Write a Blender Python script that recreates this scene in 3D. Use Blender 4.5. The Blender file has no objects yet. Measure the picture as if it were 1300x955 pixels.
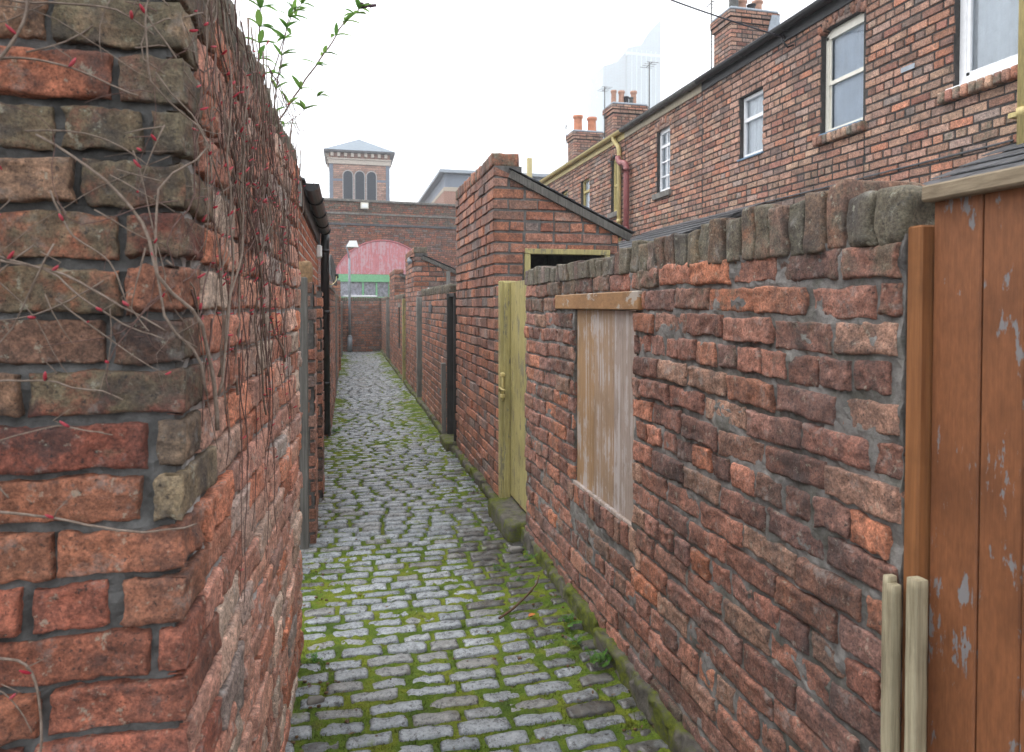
import bpy, math, random
import numpy as np
from mathutils import Vector

random.seed(7)
RNG = np.random.default_rng(11)
sc = bpy.context.scene
COL = sc.collection

# ------------------------------------------------------------------ noise
def _hash(i, j, k, s):
    n = (i * 374761393 + j * 668265263 + k * 1274126177 + s * 982451653) & 0xFFFFFFFF
    n = ((n ^ (n >> 13)) * 1274126177) & 0xFFFFFFFF
    n = ((n ^ (n >> 16)) * 2246822519) & 0xFFFFFFFF
    n = n ^ (n >> 15)
    return (n & 0xFFFFFF) / float(0xFFFFFF) * 2.0 - 1.0

def vnoise(P, seed=0):
    P = np.asarray(P, float)
    I = np.floor(P).astype(np.int64)
    F = P - I
    F = F * F * (3 - 2 * F)
    out = 0
    for dx in (0, 1):
        wx = F[:, 0] if dx else 1 - F[:, 0]
        for dy in (0, 1):
            wy = F[:, 1] if dy else 1 - F[:, 1]
            for dz in (0, 1):
                wz = F[:, 2] if dz else 1 - F[:, 2]
                out = out + wx * wy * wz * _hash(I[:, 0] + dx, I[:, 1] + dy, I[:, 2] + dz, seed)
    return out

def vec_noise(P, freq, seed=0):
    Q = np.asarray(P) * freq + 1000.0
    return np.stack([vnoise(Q, seed), vnoise(Q, seed + 1), vnoise(Q, seed + 2)], 1)

# ------------------------------------------------------------------ mesh builder
def world_loc(o):
    v = Vector((0, 0, 0))
    while o is not None:
        v = v + o.location
        o = o.parent
    return np.array(v)

class MB:
    def __init__(self):
        self.V, self.Q, self.QA, self.QM, self.QS = [], [], [], [], []
        self.P, self.PA, self.PM, self.PS = [], [], [], []
        self.n = 0
    def add(self, V, quads=None, polys=None, a=(0.5, 0, 0.5), m=0, smooth=False):
        V = np.asarray(V, float)
        o = self.n
        self.V.append(V)
        self.n += len(V)
        if quads is not None and len(quads):
            q = np.asarray(quads, np.int64) + o
            self.Q.append(q)
            A = np.asarray(a, float)
            if A.ndim == 1:
                A = np.tile(A, (len(q), 1))
            self.QA.append(A)
            self.QM.append(np.full(len(q), m))
            self.QS.append(np.full(len(q), smooth))
        for p in polys or ():
            self.P.append([i + o for i in p])
            self.PA.append(tuple(a) if np.asarray(a).ndim == 1 else (0.5, 0, 0.5))
            self.PM.append(m)
            self.PS.append(smooth)
    def verts(self):
        return np.concatenate(self.V) if self.V else np.zeros((0, 3))
    def displace(self, freq, amp, seed=0):
        for i, V in enumerate(self.V):
            self.V[i] = V + vec_noise(V, freq, seed) * amp
    def build(self, name, mats, parent=None):
        V = self.verts()
        if parent is not None:
            V = V - world_loc(parent)
        Q = np.concatenate(self.Q) if self.Q else np.zeros((0, 4), np.int64)
        nq = len(Q)
        loops = list(Q.reshape(-1)) if nq else []
        starts = list(range(0, 4 * nq, 4))
        tot = [4] * nq
        st = 4 * nq
        for p in self.P:
            loops += p
            starts.append(st)
            tot.append(len(p))
            st += len(p)
        me = bpy.data.meshes.new(name)
        me.vertices.add(len(V))
        me.vertices.foreach_set('co', V.astype(np.float32).reshape(-1))
        me.loops.add(len(loops))
        me.loops.foreach_set('vertex_index', np.asarray(loops, np.int32))
        me.polygons.add(len(starts))
        me.polygons.foreach_set('loop_start', np.asarray(starts, np.int32))
        me.polygons.foreach_set('loop_total', np.asarray(tot, np.int32))
        M = np.concatenate(self.QM + [np.asarray(self.PM, int)]) if (self.QM or self.PM) else np.zeros(0)
        S = np.concatenate(self.QS + [np.asarray(self.PS, bool)]) if (self.QS or self.PS) else np.zeros(0)
        A = np.concatenate(self.QA + ([np.asarray(self.PA, float)] if self.PA else [])) if (self.QA or self.PA) else np.zeros((0, 3))
        if not isinstance(mats, (list, tuple)):
            mats = [mats]
        for m in mats:
            me.materials.append(m)
        me.polygons.foreach_set('material_index', M.astype(np.int32))
        me.polygons.foreach_set('use_smooth', S.astype(bool))
        at = me.attributes.new('bk', 'FLOAT_VECTOR', 'FACE')
        at.data.foreach_set('vector', A.astype(np.float32).reshape(-1))
        me.update(calc_edges=True)
        me.validate()
        o = bpy.data.objects.new(name, me)
        COL.objects.link(o)
        if parent is not None:
            o.parent = parent
        return o

def tag(o, label=None, cat=None, group=None, kind=None):
    if label: o['label'] = label
    if cat: o['category'] = cat
    if group: o['group'] = group
    if kind: o['kind'] = kind
    return o

def thing(name, label, cat, loc=(0, 0, 0), group=None):
    o = bpy.data.objects.new(name, None)
    o.empty_display_size = 0.2
    COL.objects.link(o)
    o.location = loc
    tag(o, label, cat, group)
    return o

# ------------------------------------------------------------------ shape helpers
def frame_of(U, N=None):
    U = np.asarray(U, float); U = U / np.linalg.norm(U)
    return U

_cb = {}
def box(mb, lo, hi, b=0.004, m=0, a=(0.5, 0, 0.5), X=None, O=None):
    """chamfered box; lo/hi in a local frame X (3x3 rows = axes) at O"""
    lo, hi = np.asarray(lo, float), np.asarray(hi, float)
    c, h = (lo + hi) / 2, np.abs(hi - lo) / 2
    b = min(b, h.min() * 0.6)
    V, idx = [], {}
    sg = (-1, 1)
    for ax in range(3):
        for sx in sg:
            for sy in sg:
                for sz in sg:
                    s = np.array((sx, sy, sz), float)
                    p = s * (h - b)
                    p[ax] = s[ax] * h[ax]
                    idx[(ax, sx, sy, sz)] = len(V)
                    V.append(p)
    polys = []
    for ax in range(3):
        o1, o2 = [i for i in range(3) if i != ax]
        for s in sg:
            f = []
            for (p, q) in ((-1, -1), (1, -1), (1, 1), (-1, 1)):
                k = [0, 0, 0]; k[ax] = s; k[o1] = p; k[o2] = q
                f.append(idx[(ax, *k)])
            polys.append(f)
    for ax in range(3):
        o1, o2 = [i for i in range(3) if i != ax]
        for p in sg:
            for q in sg:
                k0 = [0, 0, 0]; k1 = [0, 0, 0]
                k0[ax] = -1; k1[ax] = 1
                k0[o1] = k1[o1] = p; k0[o2] = k1[o2] = q
                polys.append([idx[(o1, *k0)], idx[(o1, *k1)], idx[(o2, *k1)], idx[(o2, *k0)]])
    for sx in sg:
        for sy in sg:
            for sz in sg:
                polys.append([idx[(0, sx, sy, sz)], idx[(1, sx, sy, sz)], idx[(2, sx, sy, sz)]])
    V = np.array(V)
    fixed = []
    for f in polys:
        P = V[f]
        n = np.cross(P[1] - P[0], P[2] - P[0])
        fixed.append(f if n @ P.mean(0) > 0 else f[::-1])
    V = V + c
    if X is not None:
        V = V @ np.asarray(X, float)
    if O is not None:
        V = V + np.asarray(O, float)
    mb.add(V, polys=fixed, m=m, a=a)

def bar(mb, p, q, w, t, up=(0, 0, 1), b=0.003, m=0, a=(0.5, 0, 0.5)):
    """square bar from p to q, width w (sideways), thickness t (along up)"""
    p, q = np.asarray(p, float), np.asarray(q, float)
    d = q - p; L = np.linalg.norm(d); d = d / L
    s = np.cross(np.asarray(up, float), d); s = s / np.linalg.norm(s)
    u = np.cross(d, s)
    box(mb, (0, -w / 2, -t / 2), (L, w / 2, t / 2), b=b, m=m, a=a, X=np.array([d, s, u]), O=p)

def tube(mb, pts, rad, sides=8, m=0, cap=True, a=(0.5, 0, 0.5), smooth=True):
    pts = np.asarray(pts, float)
    n = len(pts)
    rad = np.full(n, rad) if np.isscalar(rad) else np.asarray(rad, float)
    T = np.gradient(pts, axis=0)
    T /= np.linalg.norm(T, axis=1)[:, None] + 1e-12
    ref = np.array((0, 0, 1.0)) if abs(T[0][2]) < 0.9 else np.array((1.0, 0, 0))
    V = []
    u = np.cross(T[0], ref); u /= np.linalg.norm(u)
    an = np.linspace(0, 2 * math.pi, sides, endpoint=False)
    for i in range(n):
        u = u - T[i] * (u @ T[i]); u /= np.linalg.norm(u) + 1e-12
        w = np.cross(T[i], u)
        V.append(pts[i] + rad[i] * (np.cos(an)[:, None] * u + np.sin(an)[:, None] * w))
    V = np.concatenate(V)
    Q = []
    for i in range(n - 1):
        for k in range(sides):
            k2 = (k + 1) % sides
            Q.append((i * sides + k, i * sides + k2, (i + 1) * sides + k2, (i + 1) * sides + k))
    polys = [list(range(sides))[::-1], list(range((n - 1) * sides, n * sides))] if cap else None
    mb.add(V, Q, polys, m=m, a=a, smooth=smooth)

def lathe(mb, c, prof, sides=20, m=0, axis=(0, 0, 1)):
    axis = np.asarray(axis, float); axis /= np.linalg.norm(axis)
    ref = np.array((1.0, 0, 0)) if abs(axis[0]) < 0.8 else np.array((0, 1.0, 0))
    u = np.cross(axis, ref); u /= np.linalg.norm(u); w = np.cross(axis, u)
    an = np.linspace(0, 2 * math.pi, sides, endpoint=False)
    ring = np.cos(an)[:, None] * u + np.sin(an)[:, None] * w
    V = np.concatenate([np.asarray(c) + r * ring + z * axis for r, z in prof])
    Q = []
    for i in range(len(prof) - 1):
        for k in range(sides):
            k2 = (k + 1) % sides
            Q.append((i * sides + k, i * sides + k2, (i + 1) * sides + k2, (i + 1) * sides + k))
    mb.add(V, Q, m=m, smooth=True)

def prism(mb, pts, ext, m=0, a=(0.5, 0, 0.5)):
    """polygon pts (3D) extruded by vector ext"""
    pts = np.asarray(pts, float); e = np.asarray(ext, float)
    n = len(pts)
    V = np.concatenate([pts, pts + e])
    polys = [list(range(n))[::-1], list(range(n, 2 * n))]
    Q = [(i, (i + 1) % n, n + (i + 1) % n, n + i) for i in range(n)]
    mb.add(V, Q, polys, m=m, a=a)

_rb = {}
def rbox_template(nx, ny, nz):
    key = (nx, ny, nz)
    if key in _rb: return _rb[key]
    gx, gy, gz = (np.linspace(-1, 1, n + 1) for n in key)
    def warp(g):  # put more rings close to the rim
        return np.sign(g) * np.abs(g) ** 0.75
    gx, gy, gz = warp(gx), warp(gy), warp(gz)
    idx, V, Q = {}, [], []
    def vid(p):
        k = tuple(np.round(p, 5))
        if k not in idx:
            idx[k] = len(V); V.append(p)
        return idx[k]
    for ax, (g1, g2) in enumerate(((gy, gz), (gz, gx), (gx, gy))):
        for s in (-1, 1):
            for i in range(len(g1) - 1):
                for j in range(len(g2) - 1):
                    f = []
                    for (p, q) in ((i, j), (i + 1, j), (i + 1, j + 1), (i, j + 1)):
                        v = [0, 0, 0]
                        v[ax] = s; v[(ax + 1) % 3] = g1[p]; v[(ax + 2) % 3] = g2[q]
                        f.append(vid(v))
                    Q.append(f if s > 0 else f[::-1])
    _rb[key] = (np.array(V), np.array(Q))
    return _rb[key]

def rbox(mb, c, h, r, X=np.eye(3), res=(3, 3, 2), a=(0.5, 0, 0.5), m=0, namp=0.0, nfreq=20, seed=0, dome=0.0):
    T, Q = rbox_template(*res)
    h = np.asarray(h, float)
    q = T * h
    inn = np.clip(q, -(h - r), h - r)
    d = q - inn
    l = np.linalg.norm(d, axis=1)
    p = np.where(l[:, None] > 1e-9, inn + d / np.maximum(l, 1e-9)[:, None] * r, q)
    if dome:
        p[:, 2] += np.where(T[:, 2] > 0.5, -dome * (T[:, 0] ** 4 * 0.7 + T[:, 1] ** 2), 0)
    V = p @ np.asarray(X) + np.asarray(c)
    if namp:
        V = V + vec_noise(V, nfreq, seed) * namp
    mb.add(V, Q, a=a, m=m, smooth=True)

# ------------------------------------------------------------------ bricks
def _profile(w, bev, n, fine, deep):
    """(pos, drop) along one axis of a brick face; first/last entries sink into the mortar"""
    if fine:
        p = [0.0, bev * 0.0, bev * 0.3, bev]
        p += list(np.linspace(bev, w - bev, n + 1)[1:-1])
        p += [w - bev, w - bev * 0.3, w, w]
    else:
        p = [0.0, bev, w - bev, w]
    return np.array(p)

_topo = {}
def _grid_quads(nx, nz):
    if (nx, nz) not in _topo:
        i, j = np.meshgrid(np.arange(nx - 1), np.arange(nz - 1), indexing='ij')
        b = i * nz + j
        _topo[(nx, nz)] = np.stack([b, b + nz, b + nz + 1, b + 1], -1).reshape(-1, 4)
    return _topo[(nx, nz)]

def one_brick(mb, O, U, N, s0, s1, z0, z1, prot, bev, deep, fine, nseg, attr, m=0, top=None,
              flush0=False, flush1=False, tilt=(0, 0, 0), flip=False, zrot=0.0):
    w, hgt = s1 - s0, z1 - z0
    bev = min(bev, w * 0.3, hgt * 0.3)
    ps = _profile(w, bev, nseg[0], fine, deep)
    pz = _profile(hgt, bev, nseg[1], fine, deep)
    S, Z = np.meshgrid(ps, pz, indexing='ij')
    ds = np.minimum(S if not flush0 else np.full_like(S, 1), (w - S) if not flush1 else np.full_like(S, 1))
    dz = np.minimum(Z, hgt - Z)
    t = np.clip(np.minimum(ds, dz) / bev, 0, 1)
    if fine:
        D = prot - bev * 0.8 * (1 - np.sqrt(np.maximum(0, 1 - (1 - t) ** 2)))
    else:
        D = np.full_like(S, prot)
    e = np.zeros_like(S, bool)
    if not flush0: e[0, :] = True
    if not flush1: e[-1, :] = True
    e[:, 0] = True; e[:, -1] = True
    D = np.where(e, -deep, D)
    # at a flush (quoin) end soften the arris and let both panels share it
    r = min(bev, 0.004)
    if flush0:
        S = S.copy(); S[0, :] = -prot + r * 0.35; D[0, 1:-1] = prot - r * 0.35; 
        if fine: S[1, :] = -prot + r; S[2, :] = max(bev * 0.3, 0.001)
    if flush1:
        S = S.copy(); S[-1, :] = w + prot - r * 0.35; D[-1, 1:-1] = prot - r * 0.35
        if fine: S[-2, :] = w + prot - r; S[-3, :] = w - max(bev * 0.3, 0.001)
    D = D + np.where(e, 0, tilt[0] + tilt[1] * (S / w - .5) + tilt[2] * (Z / hgt - .5))
    s, z = S + s0, Z + z0 + zrot * (S - w / 2)
    if top is not None:
        z = np.minimum(z, top(s))
    V = np.asarray(O)[None, :] + s.reshape(-1, 1) * U + D.reshape(-1, 1) * N
    V[:, 2] = z.reshape(-1)
    q = _grid_quads(*S.shape)
    if flip: q = q[:, ::-1]
    mb.add(V, q, a=attr, m=m, smooth=fine)

def panel(mb, O, U, N, L, z0, z1, gauge=0.083, blen=0.235, joint=0.011, prot=0.008, bev=0.006, deep=0.006,
          fine=False, nseg=(4, 2), holes=(), top=None, bond='garden', seed=0, jit=0.003, dirt=None, tone=None,
          q0=False, q1=False, m=0, first=0, tilt=0.003, wav=0.0, cdirt=None, cm=None):
    """brickwork on the plane through O with horizontal axis U and outward normal N (bricks only)."""
    rg = random.Random(seed)
    U, N = np.asarray(U, float), np.asarray(N, float)
    O = np.array((O[0], O[1], 0.0))
    flip = np.cross(U, (0, 0, 1)) @ N < 0
    nC = int(math.ceil((z1 - z0) / gauge - 1e-6))
    for i in range(nC):
        a, b = z0 + i * gauge + joint / 2, z0 + (i + 1) * gauge - joint / 2
        if top is None and b > z1 + 0.02: b = z1
        if b - a < 0.02: continue
        hd = (i + first) % 4 == 3 if bond == 'garden' else False
        bl = (blen - 0) / 2 if hd else blen
        s = -blen / 2 if (hd or (i + first) % 2) else 0.0
        if hd: s = -blen / 4 if not (q0 or q1) else 0.0
        if q0 and not hd and (i + first) % 2: s = -blen / 2
        if not q0: s -= rg.random() * blen * 0.25
        cuts = []
        while s < L:
            ln = bl * (1 + rg.uniform(-.04, .04))
            if bond == 'random' and rg.random() < 0.3: ln *= 0.55
            cuts.append((s, s + ln)); s += ln
        for (p, q) in cuts:
            segs = [(max(p, 0), min(q, L))]
            mid = (a + b) / 2
            for (h0, h1, hz0, hz1) in holes:
                if hz0 - gauge * .3 < mid < hz1 + gauge * 0.0:
                    ns = []
                    for (u, v) in segs:
                        if v <= h0 or u >= h1: ns.append((u, v)); continue
                        if u < h0: ns.append((u, h0 + joint / 2))
                        if v > h1: ns.append((h1 - joint / 2, v))
                    segs = ns
            for (u, v) in segs:
                f0 = q0 and u <= 1e-6; f1 = q1 and v >= L - 1e-6
                u2 = u + (0 if f0 else joint / 2); v2 = v - (0 if f1 else joint / 2)
                if v2 - u2 < 0.02: continue
                if top is not None and top((u2 + v2) / 2) - a < 0.012: continue
                if f0: cr = random.Random(i * 77 + 5 + int(q0))
                elif f1: cr = random.Random(i * 77 + 5 + int(q1))
                else: cr = rg
                c = [cr.random(), 0.0, cr.random()]
                sm = (u2 + v2) / 2
                if dirt: c[1] = max(0, min(1, (dirt if not (f0 or f1) or cdirt is None else cdirt)(sm, mid) + cr.uniform(-.3, .25)))
                if tone:
                    tt = tone(sm, mid, c[0])
                    if tt is not None: c[0] = tt
                jj = (rg.uniform(-jit, jit), rg.uniform(-jit, jit))
                zz = rg.uniform(-jit, jit) * 0.7
                wv = wav * math.sin(sm * 1.9 + seed) + wav * 0.5 * math.sin(sm * 5.3 + i * .15) if wav else 0
                one_brick(mb, O, U, N, u2 + (0 if f0 else jj[0]), v2 + (0 if f1 else jj[1]), a + zz + wv, b + zz * .5 + wv,
                          prot, bev * rg.uniform(.7, 1.5), deep, fine, nseg, c, (m if cm is None or not (f0 or f1) else cm), top, f0, f1,
                          (0, 0, 0) if (f0 or f1) else (rg.uniform(-tilt, tilt), rg.uniform(-tilt, tilt), rg.uniform(-tilt, tilt) * .6),
                          flip, 0 if (f0 or f1) else rg.uniform(-.02, .02))

def core(mb, O, U, N, L, z0, z1, thick, holes=(), top=None, grid=None, amp=0.0, m=1, seed=0):
    """the mortar body behind the bricks, with real openings"""
    U, N = np.asarray(U, float), np.asarray(N, float)
    O = np.array((O[0], O[1], 0.0))
    sb = {0.0, L}; zb = {z0, z1}
    for h in holes:
        for v in h[:2]:
            if 0 < v < L: sb.add(v)
        for v in h[2:4]:
            if z0 < v < z1: zb.add(v)
    if top is not None:
        for v in np.arange(0.06, L, 0.06): sb.add(float(v))
    if grid:
        for v in np.arange(grid, L, grid):
            if all(abs(v - w) > grid * .4 for w in sb): sb.add(float(v))
        for v in np.arange(z0 + grid, z1, grid):
            if all(abs(v - w) > grid * .4 for w in zb): zb.add(float(v))
    sb, zb = sorted(sb), sorted(zb)
    ns, nz = len(sb), len(zb)
    S, Z = np.meshgrid(sb, zb, indexing='ij')
    if top is not None: Z = np.minimum(Z, top(S))
    def pos(D):
        V = O[None, :] + S.reshape(-1, 1) * U + (D.reshape(-1, 1) if hasattr(D, 'reshape') else D) * N
        V[:, 2] = Z.reshape(-1)
        return V
    F = pos(0.0)
    if amp:
        d = vnoise(F * 22 + 500, seed) * amp + vnoise(F * 60 + 500, seed + 3) * amp * .5
        F = F + d[:, None] * N
    B = pos(-thick)
    filled = np.ones((ns - 1, nz - 1), bool)
    for i in range(ns - 1):
        for j in range(nz - 1):
            cs, cz = (sb[i] + sb[i + 1]) / 2, (zb[j] + zb[j + 1]) / 2
            if top is not None and zb[j] >= max(top(np.array([sb[i], sb[i + 1]]))) - 1e-6: filled[i, j] = False
            for h in holes:
                if h[0] < cs < h[1] and h[2] < cz < h[3]: filled[i, j] = False
    Q = []
    nb = ns * nz
    id_ = lambda i, j: i * nz + j
    for i in range(ns - 1):
        for j in range(nz - 1):
            if not filled[i, j]: continue
            q = (id_(i, j), id_(i + 1, j), id_(i + 1, j + 1), id_(i, j + 1))
            Q.append(q); Q.append(tuple(nb + k for k in q[::-1]))
            for (di, dj, e0, e1) in ((-1, 0, q[3], q[0]), (1, 0, q[1], q[2]), (0, -1, q[0], q[1]), (0, 1, q[2], q[3])):
                x, y = i + di, j + dj
                if not (0 <= x < ns - 1 and 0 <= y < nz - 1) or not filled[x, y]:
                    Q.append((e1, e0, nb + e0, nb + e1))
    mb.add(np.concatenate([F, B]), Q, m=m, smooth=False)

def coping(mb, O, U, N, L, zb, h, thick, step=0.08, seed=0, over=0.012, jit=0.012, res=(3, 4, 4), r=0.012, namp=0.006, dirt=(.5, 1.0), ztop=None, m=0):
    """bricks on edge along a wall top"""
    rg = random.Random(seed)
    U, N = np.asarray(U, float), np.asarray(N, float)
    s = 0.0
    X = np.array([U, N, (0, 0, 1.0)])
    while s < L - 0.02:
        w = min(step * rg.uniform(.85, 1.12), L - s)
        zz = (ztop(s + w / 2) if ztop else 0) + rg.uniform(-jit, jit)
        c = np.array((O[0], O[1], 0.0)) + U * (s + w / 2) + N * (-thick / 2 + over + rg.uniform(-.006, .006))
        c[2] = zb + (h + zz) / 2
        an = rg.uniform(-.05, .05)
        X2 = np.array([U * math.cos(an) + np.array((0, 0, math.sin(an))), N, np.array((0, 0, math.cos(an))) - U * math.sin(an)])
        rbox(mb, c, (w / 2 - .0035, thick / 2, (h + zz) / 2), r, X2, res, (rg.random(), rg.uniform(*dirt), rg.random()), m, namp, 22, seed)
        s += w

# ------------------------------------------------------------------ materials
class NT:
    def __init__(self, name):
        self.m = bpy.data.materials.new(name)
        self.m.use_nodes = True
        self.t = self.m.node_tree
        self.b = self.t.nodes['Principled BSDF']
        self.out = self.t.nodes['Material Output']
        self._co = None
    def n(self, ty, **kw):
        nd = self.t.nodes.new(ty)
        for k, v in kw.items():
            if k.startswith('i_'):
                nd.inputs[k[2:].replace('_', ' ')].default_value = v
            else: setattr(nd, k, v)
        return nd
    def l(self, a, b): self.t.links.new(a, b)
    def co(self):
        if self._co is None:
            g = self.n('ShaderNodeNewGeometry')
            self._co = g.outputs['Position']
        return self._co
    def scale(self, v):
        mp = self.n('ShaderNodeMapping'); mp.inputs['Scale'].default_value = v
        self.l(self.co(), mp.inputs['Vector']); return mp.outputs['Vector']
    def noise(self, sc_, det=4, rough=.6, vec=None, dist=0.0):
        nd = self.n('ShaderNodeTexNoise')
        nd.inputs['Scale'].default_value = sc_; nd.inputs['Detail'].default_value = det
        nd.inputs['Roughness'].default_value = rough; nd.inputs['Distortion'].default_value = dist
        self.l(vec if vec is not None else self.co(), nd.inputs['Vector'])
        return nd.outputs['Fac']
    def vor(self, sc_, vec=None, feat='F1'):
        nd = self.n('ShaderNodeTexVoronoi'); nd.feature = feat
        nd.inputs['Scale'].default_value = sc_
        self.l(vec if vec is not None else self.co(), nd.inputs['Vector'])
        return nd.outputs['Distance']
    def ramp(self, fac, stops, interp='LINEAR'):
        nd = self.n('ShaderNodeValToRGB'); cr = nd.color_ramp; cr.interpolation = interp
        while len(cr.elements) < len(stops): cr.elements.new(0.5)
        for e, (p, c) in zip(cr.elements, stops):
            e.position = p; e.color = (*c, 1) if hasattr(c, '__len__') else (c, c, c, 1)
        self.l(fac, nd.inputs['Fac']); return nd.outputs['Color']
    def mix(self, fac, a, b, mode='MIX'):
        nd = self.n('ShaderNodeMix'); nd.data_type = 'RGBA'; nd.blend_type = mode
        for sock, v in ((nd.inputs['Factor'], fac), (nd.inputs['A'], a), (nd.inputs['B'], b)):
            if hasattr(v, 'links'): self.l(v, sock)
            elif hasattr(v, '__len__'): sock.default_value = (*v, 1)
            else: sock.default_value = v if sock.type == 'VALUE' else (v, v, v, 1)
        for s in nd.inputs:
            pass
        return nd.outputs['Result']
    def math(self, op, a, b=0.0, clamp=False):
        nd = self.n('ShaderNodeMath'); nd.operation = op; nd.use_clamp = clamp
        for s, v in zip(nd.inputs, (a, b)):
            if hasattr(v, 'links'): self.l(v, s)
            else: s.default_value = v
        return nd.outputs[0]
    def attr(self):
        nd = self.n('ShaderNodeAttribute'); nd.attribute_name = 'bk'
        sp = self.n('ShaderNodeSeparateXYZ'); self.l(nd.outputs['Vector'], sp.inputs[0])
        return sp.outputs
    def bump(self, h, st=.5, dist=.004, prev=None):
        nd = self.n('ShaderNodeBump'); nd.inputs['Strength'].default_value = st; nd.inputs['Distance'].default_value = dist
        self.l(h, nd.inputs['Height'])
        if prev is not None: self.l(prev, nd.inputs['Normal'])
        return nd.outputs['Normal']
    def fin(self, color=None, rough=None, normal=None, spec=None, metal=None):
        for nm, v in (('Base Color', color), ('Roughness', rough), ('Normal', normal), ('Specular IOR Level', spec), ('Metallic', metal)):
            if v is None: continue
            s = self.b.inputs[nm]
            if hasattr(v, 'links'): self.l(v, s)
            elif hasattr(v, '__len__'): s.default_value = (*v, 1)
            else: s.default_value = v
        return self.m

def sock_mix_fix():
    pass

def brick_mat(name, pal, dirtc=(.09, .085, .06), sootc=(.035, .03, .03), soot=.5, mortar=(.28, .27, .25), smear=.35, bumpd=.004, bs=.7, lichen=0.0, desat=None, fine=90):
    k = NT(name)
    r, g, b = k.attr()
    n = len(pal)
    base = k.ramp(r, [((i + .5) / n, c) for i, c in enumerate(pal)])
    mott = k.noise(26, 6, .65)
    base = k.mix(.75, base, k.ramp(mott, [(.3, (.35, .33, .34)), (.5, (.95, .93, .9)), (.7, (1.5, 1.4, 1.35))]), 'MULTIPLY')
    base = k.mix(1.0, base, k.ramp(b, [(0, .68), (1, 1.28)]), 'MULTIPLY')
    m2 = k.noise(78, 7, .75)  # fine dark and light mottling in the colour stands in for weak bump shading
    base = k.mix(.85, base, k.ramp(m2, [(.32, (.3, .28, .28)), (.48, (.95, .93, .92)), (.66, (1.55, 1.5, 1.45))]), 'MULTIPLY')
    # dirt / lichen crust per brick
    dn = k.noise(14, 5, .7)
    df = k.math('MULTIPLY', k.ramp(k.math('ADD', g, k.math('MULTIPLY', k.math('SUBTRACT', dn, .5), 1.6)), [(.42, 0), (.72, 1)]), .85)
    dcol = k.mix(k.ramp(k.noise(45, 5, .7), [(.4, 0), (.62, 1)]), dirtc, tuple(c * 2.1 for c in dirtc))
    base = k.mix(df, base, dcol)
    # soot blotches
    sn = k.ramp(k.noise(3.2, 6, .62), [(.52, 0), (.66, 1)])
    sf = k.math('MULTIPLY', sn, soot)
    base = k.mix(sf, base, sootc)
    m3 = k.noise(190, 5, .75)
    base = k.mix(.8, base, k.ramp(m3, [(.34, (.42, .4, .4)), (.5, (1.0, 1.0, 1.0)), (.66, (1.5, 1.46, 1.42))]), 'MULTIPLY')
    s2 = k.math('MULTIPLY', k.ramp(k.noise(9, 6, .68), [(.54, 0), (.62, 1)]), soot * .8)
    base = k.mix(s2, base, tuple(c * 1.3 for c in sootc))
    rs = k.math('MULTIPLY', k.ramp(k.noise(1.0, 5, .65, k.scale((5, 5, .55))), [(.5, 0), (.68, 1)]), min(.5, soot))
    base = k.mix(rs, base, tuple(c * 1.6 for c in sootc))
    # small black flecks and mortar smears
    fl = k.ramp(k.noise(105, 4, .65), [(.6, 0), (.67, .8)])
    base = k.mix(fl, base, (.03, .026, .026))
    sm = k.math('MULTIPLY', k.ramp(k.noise(17, 7, .72), [(.57, 0), (.66, 1)]), smear)
    base = k.mix(sm, base, mortar)
    if lichen:
        lf = k.math('MULTIPLY', k.ramp(k.noise(38, 5, .7), [(.6, 0), (.66, 1)]), lichen)
        base = k.mix(lf, base, (.42, .42, .33))
    h1 = k.noise(fine, 8, .7)
    h2 = k.ramp(k.vor(fine * .8), [(0, 0), (.25, 1)])
    nm = k.bump(h1, min(1, bs * 1.3), bumpd * 1.6)
    nm = k.bump(h2, bs * .35, bumpd * .5, nm)
    nm = k.bump(k.noise(24, 4, .6), bs * .6, bumpd * 2, nm)
    return k.fin(base, k.ramp(mott, [(.3, .7), (.7, .92)]), nm, .35)

def mortar_mat(name, c=(.2, .19, .18), dark=(.06, .055, .05), amt=.6, bumpd=.004, green=0.0):
    k = NT(name)
    base = k.mix(k.ramp(k.noise(30, 6, .7), [(.35, 0), (.65, 1)]), tuple(x * .75 for x in c), tuple(x * 1.35 for x in c))
    base = k.mix(k.math('MULTIPLY', k.ramp(k.noise(4.5, 6, .65), [(.45, 0), (.62, 1)]), amt), base, dark)
    if green:
        base = k.mix(k.math('MULTIPLY', k.ramp(k.noise(9, 5, .65), [(.5, 0), (.62, 1)]), green), base, (.07, .09, .02))
    nm = k.bump(k.noise(110, 8, .75), .8, bumpd)
    nm = k.bump(k.noise(22, 4, .6), .5, bumpd * 2, nm)
    return k.fin(base, .93, nm, .2)

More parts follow.
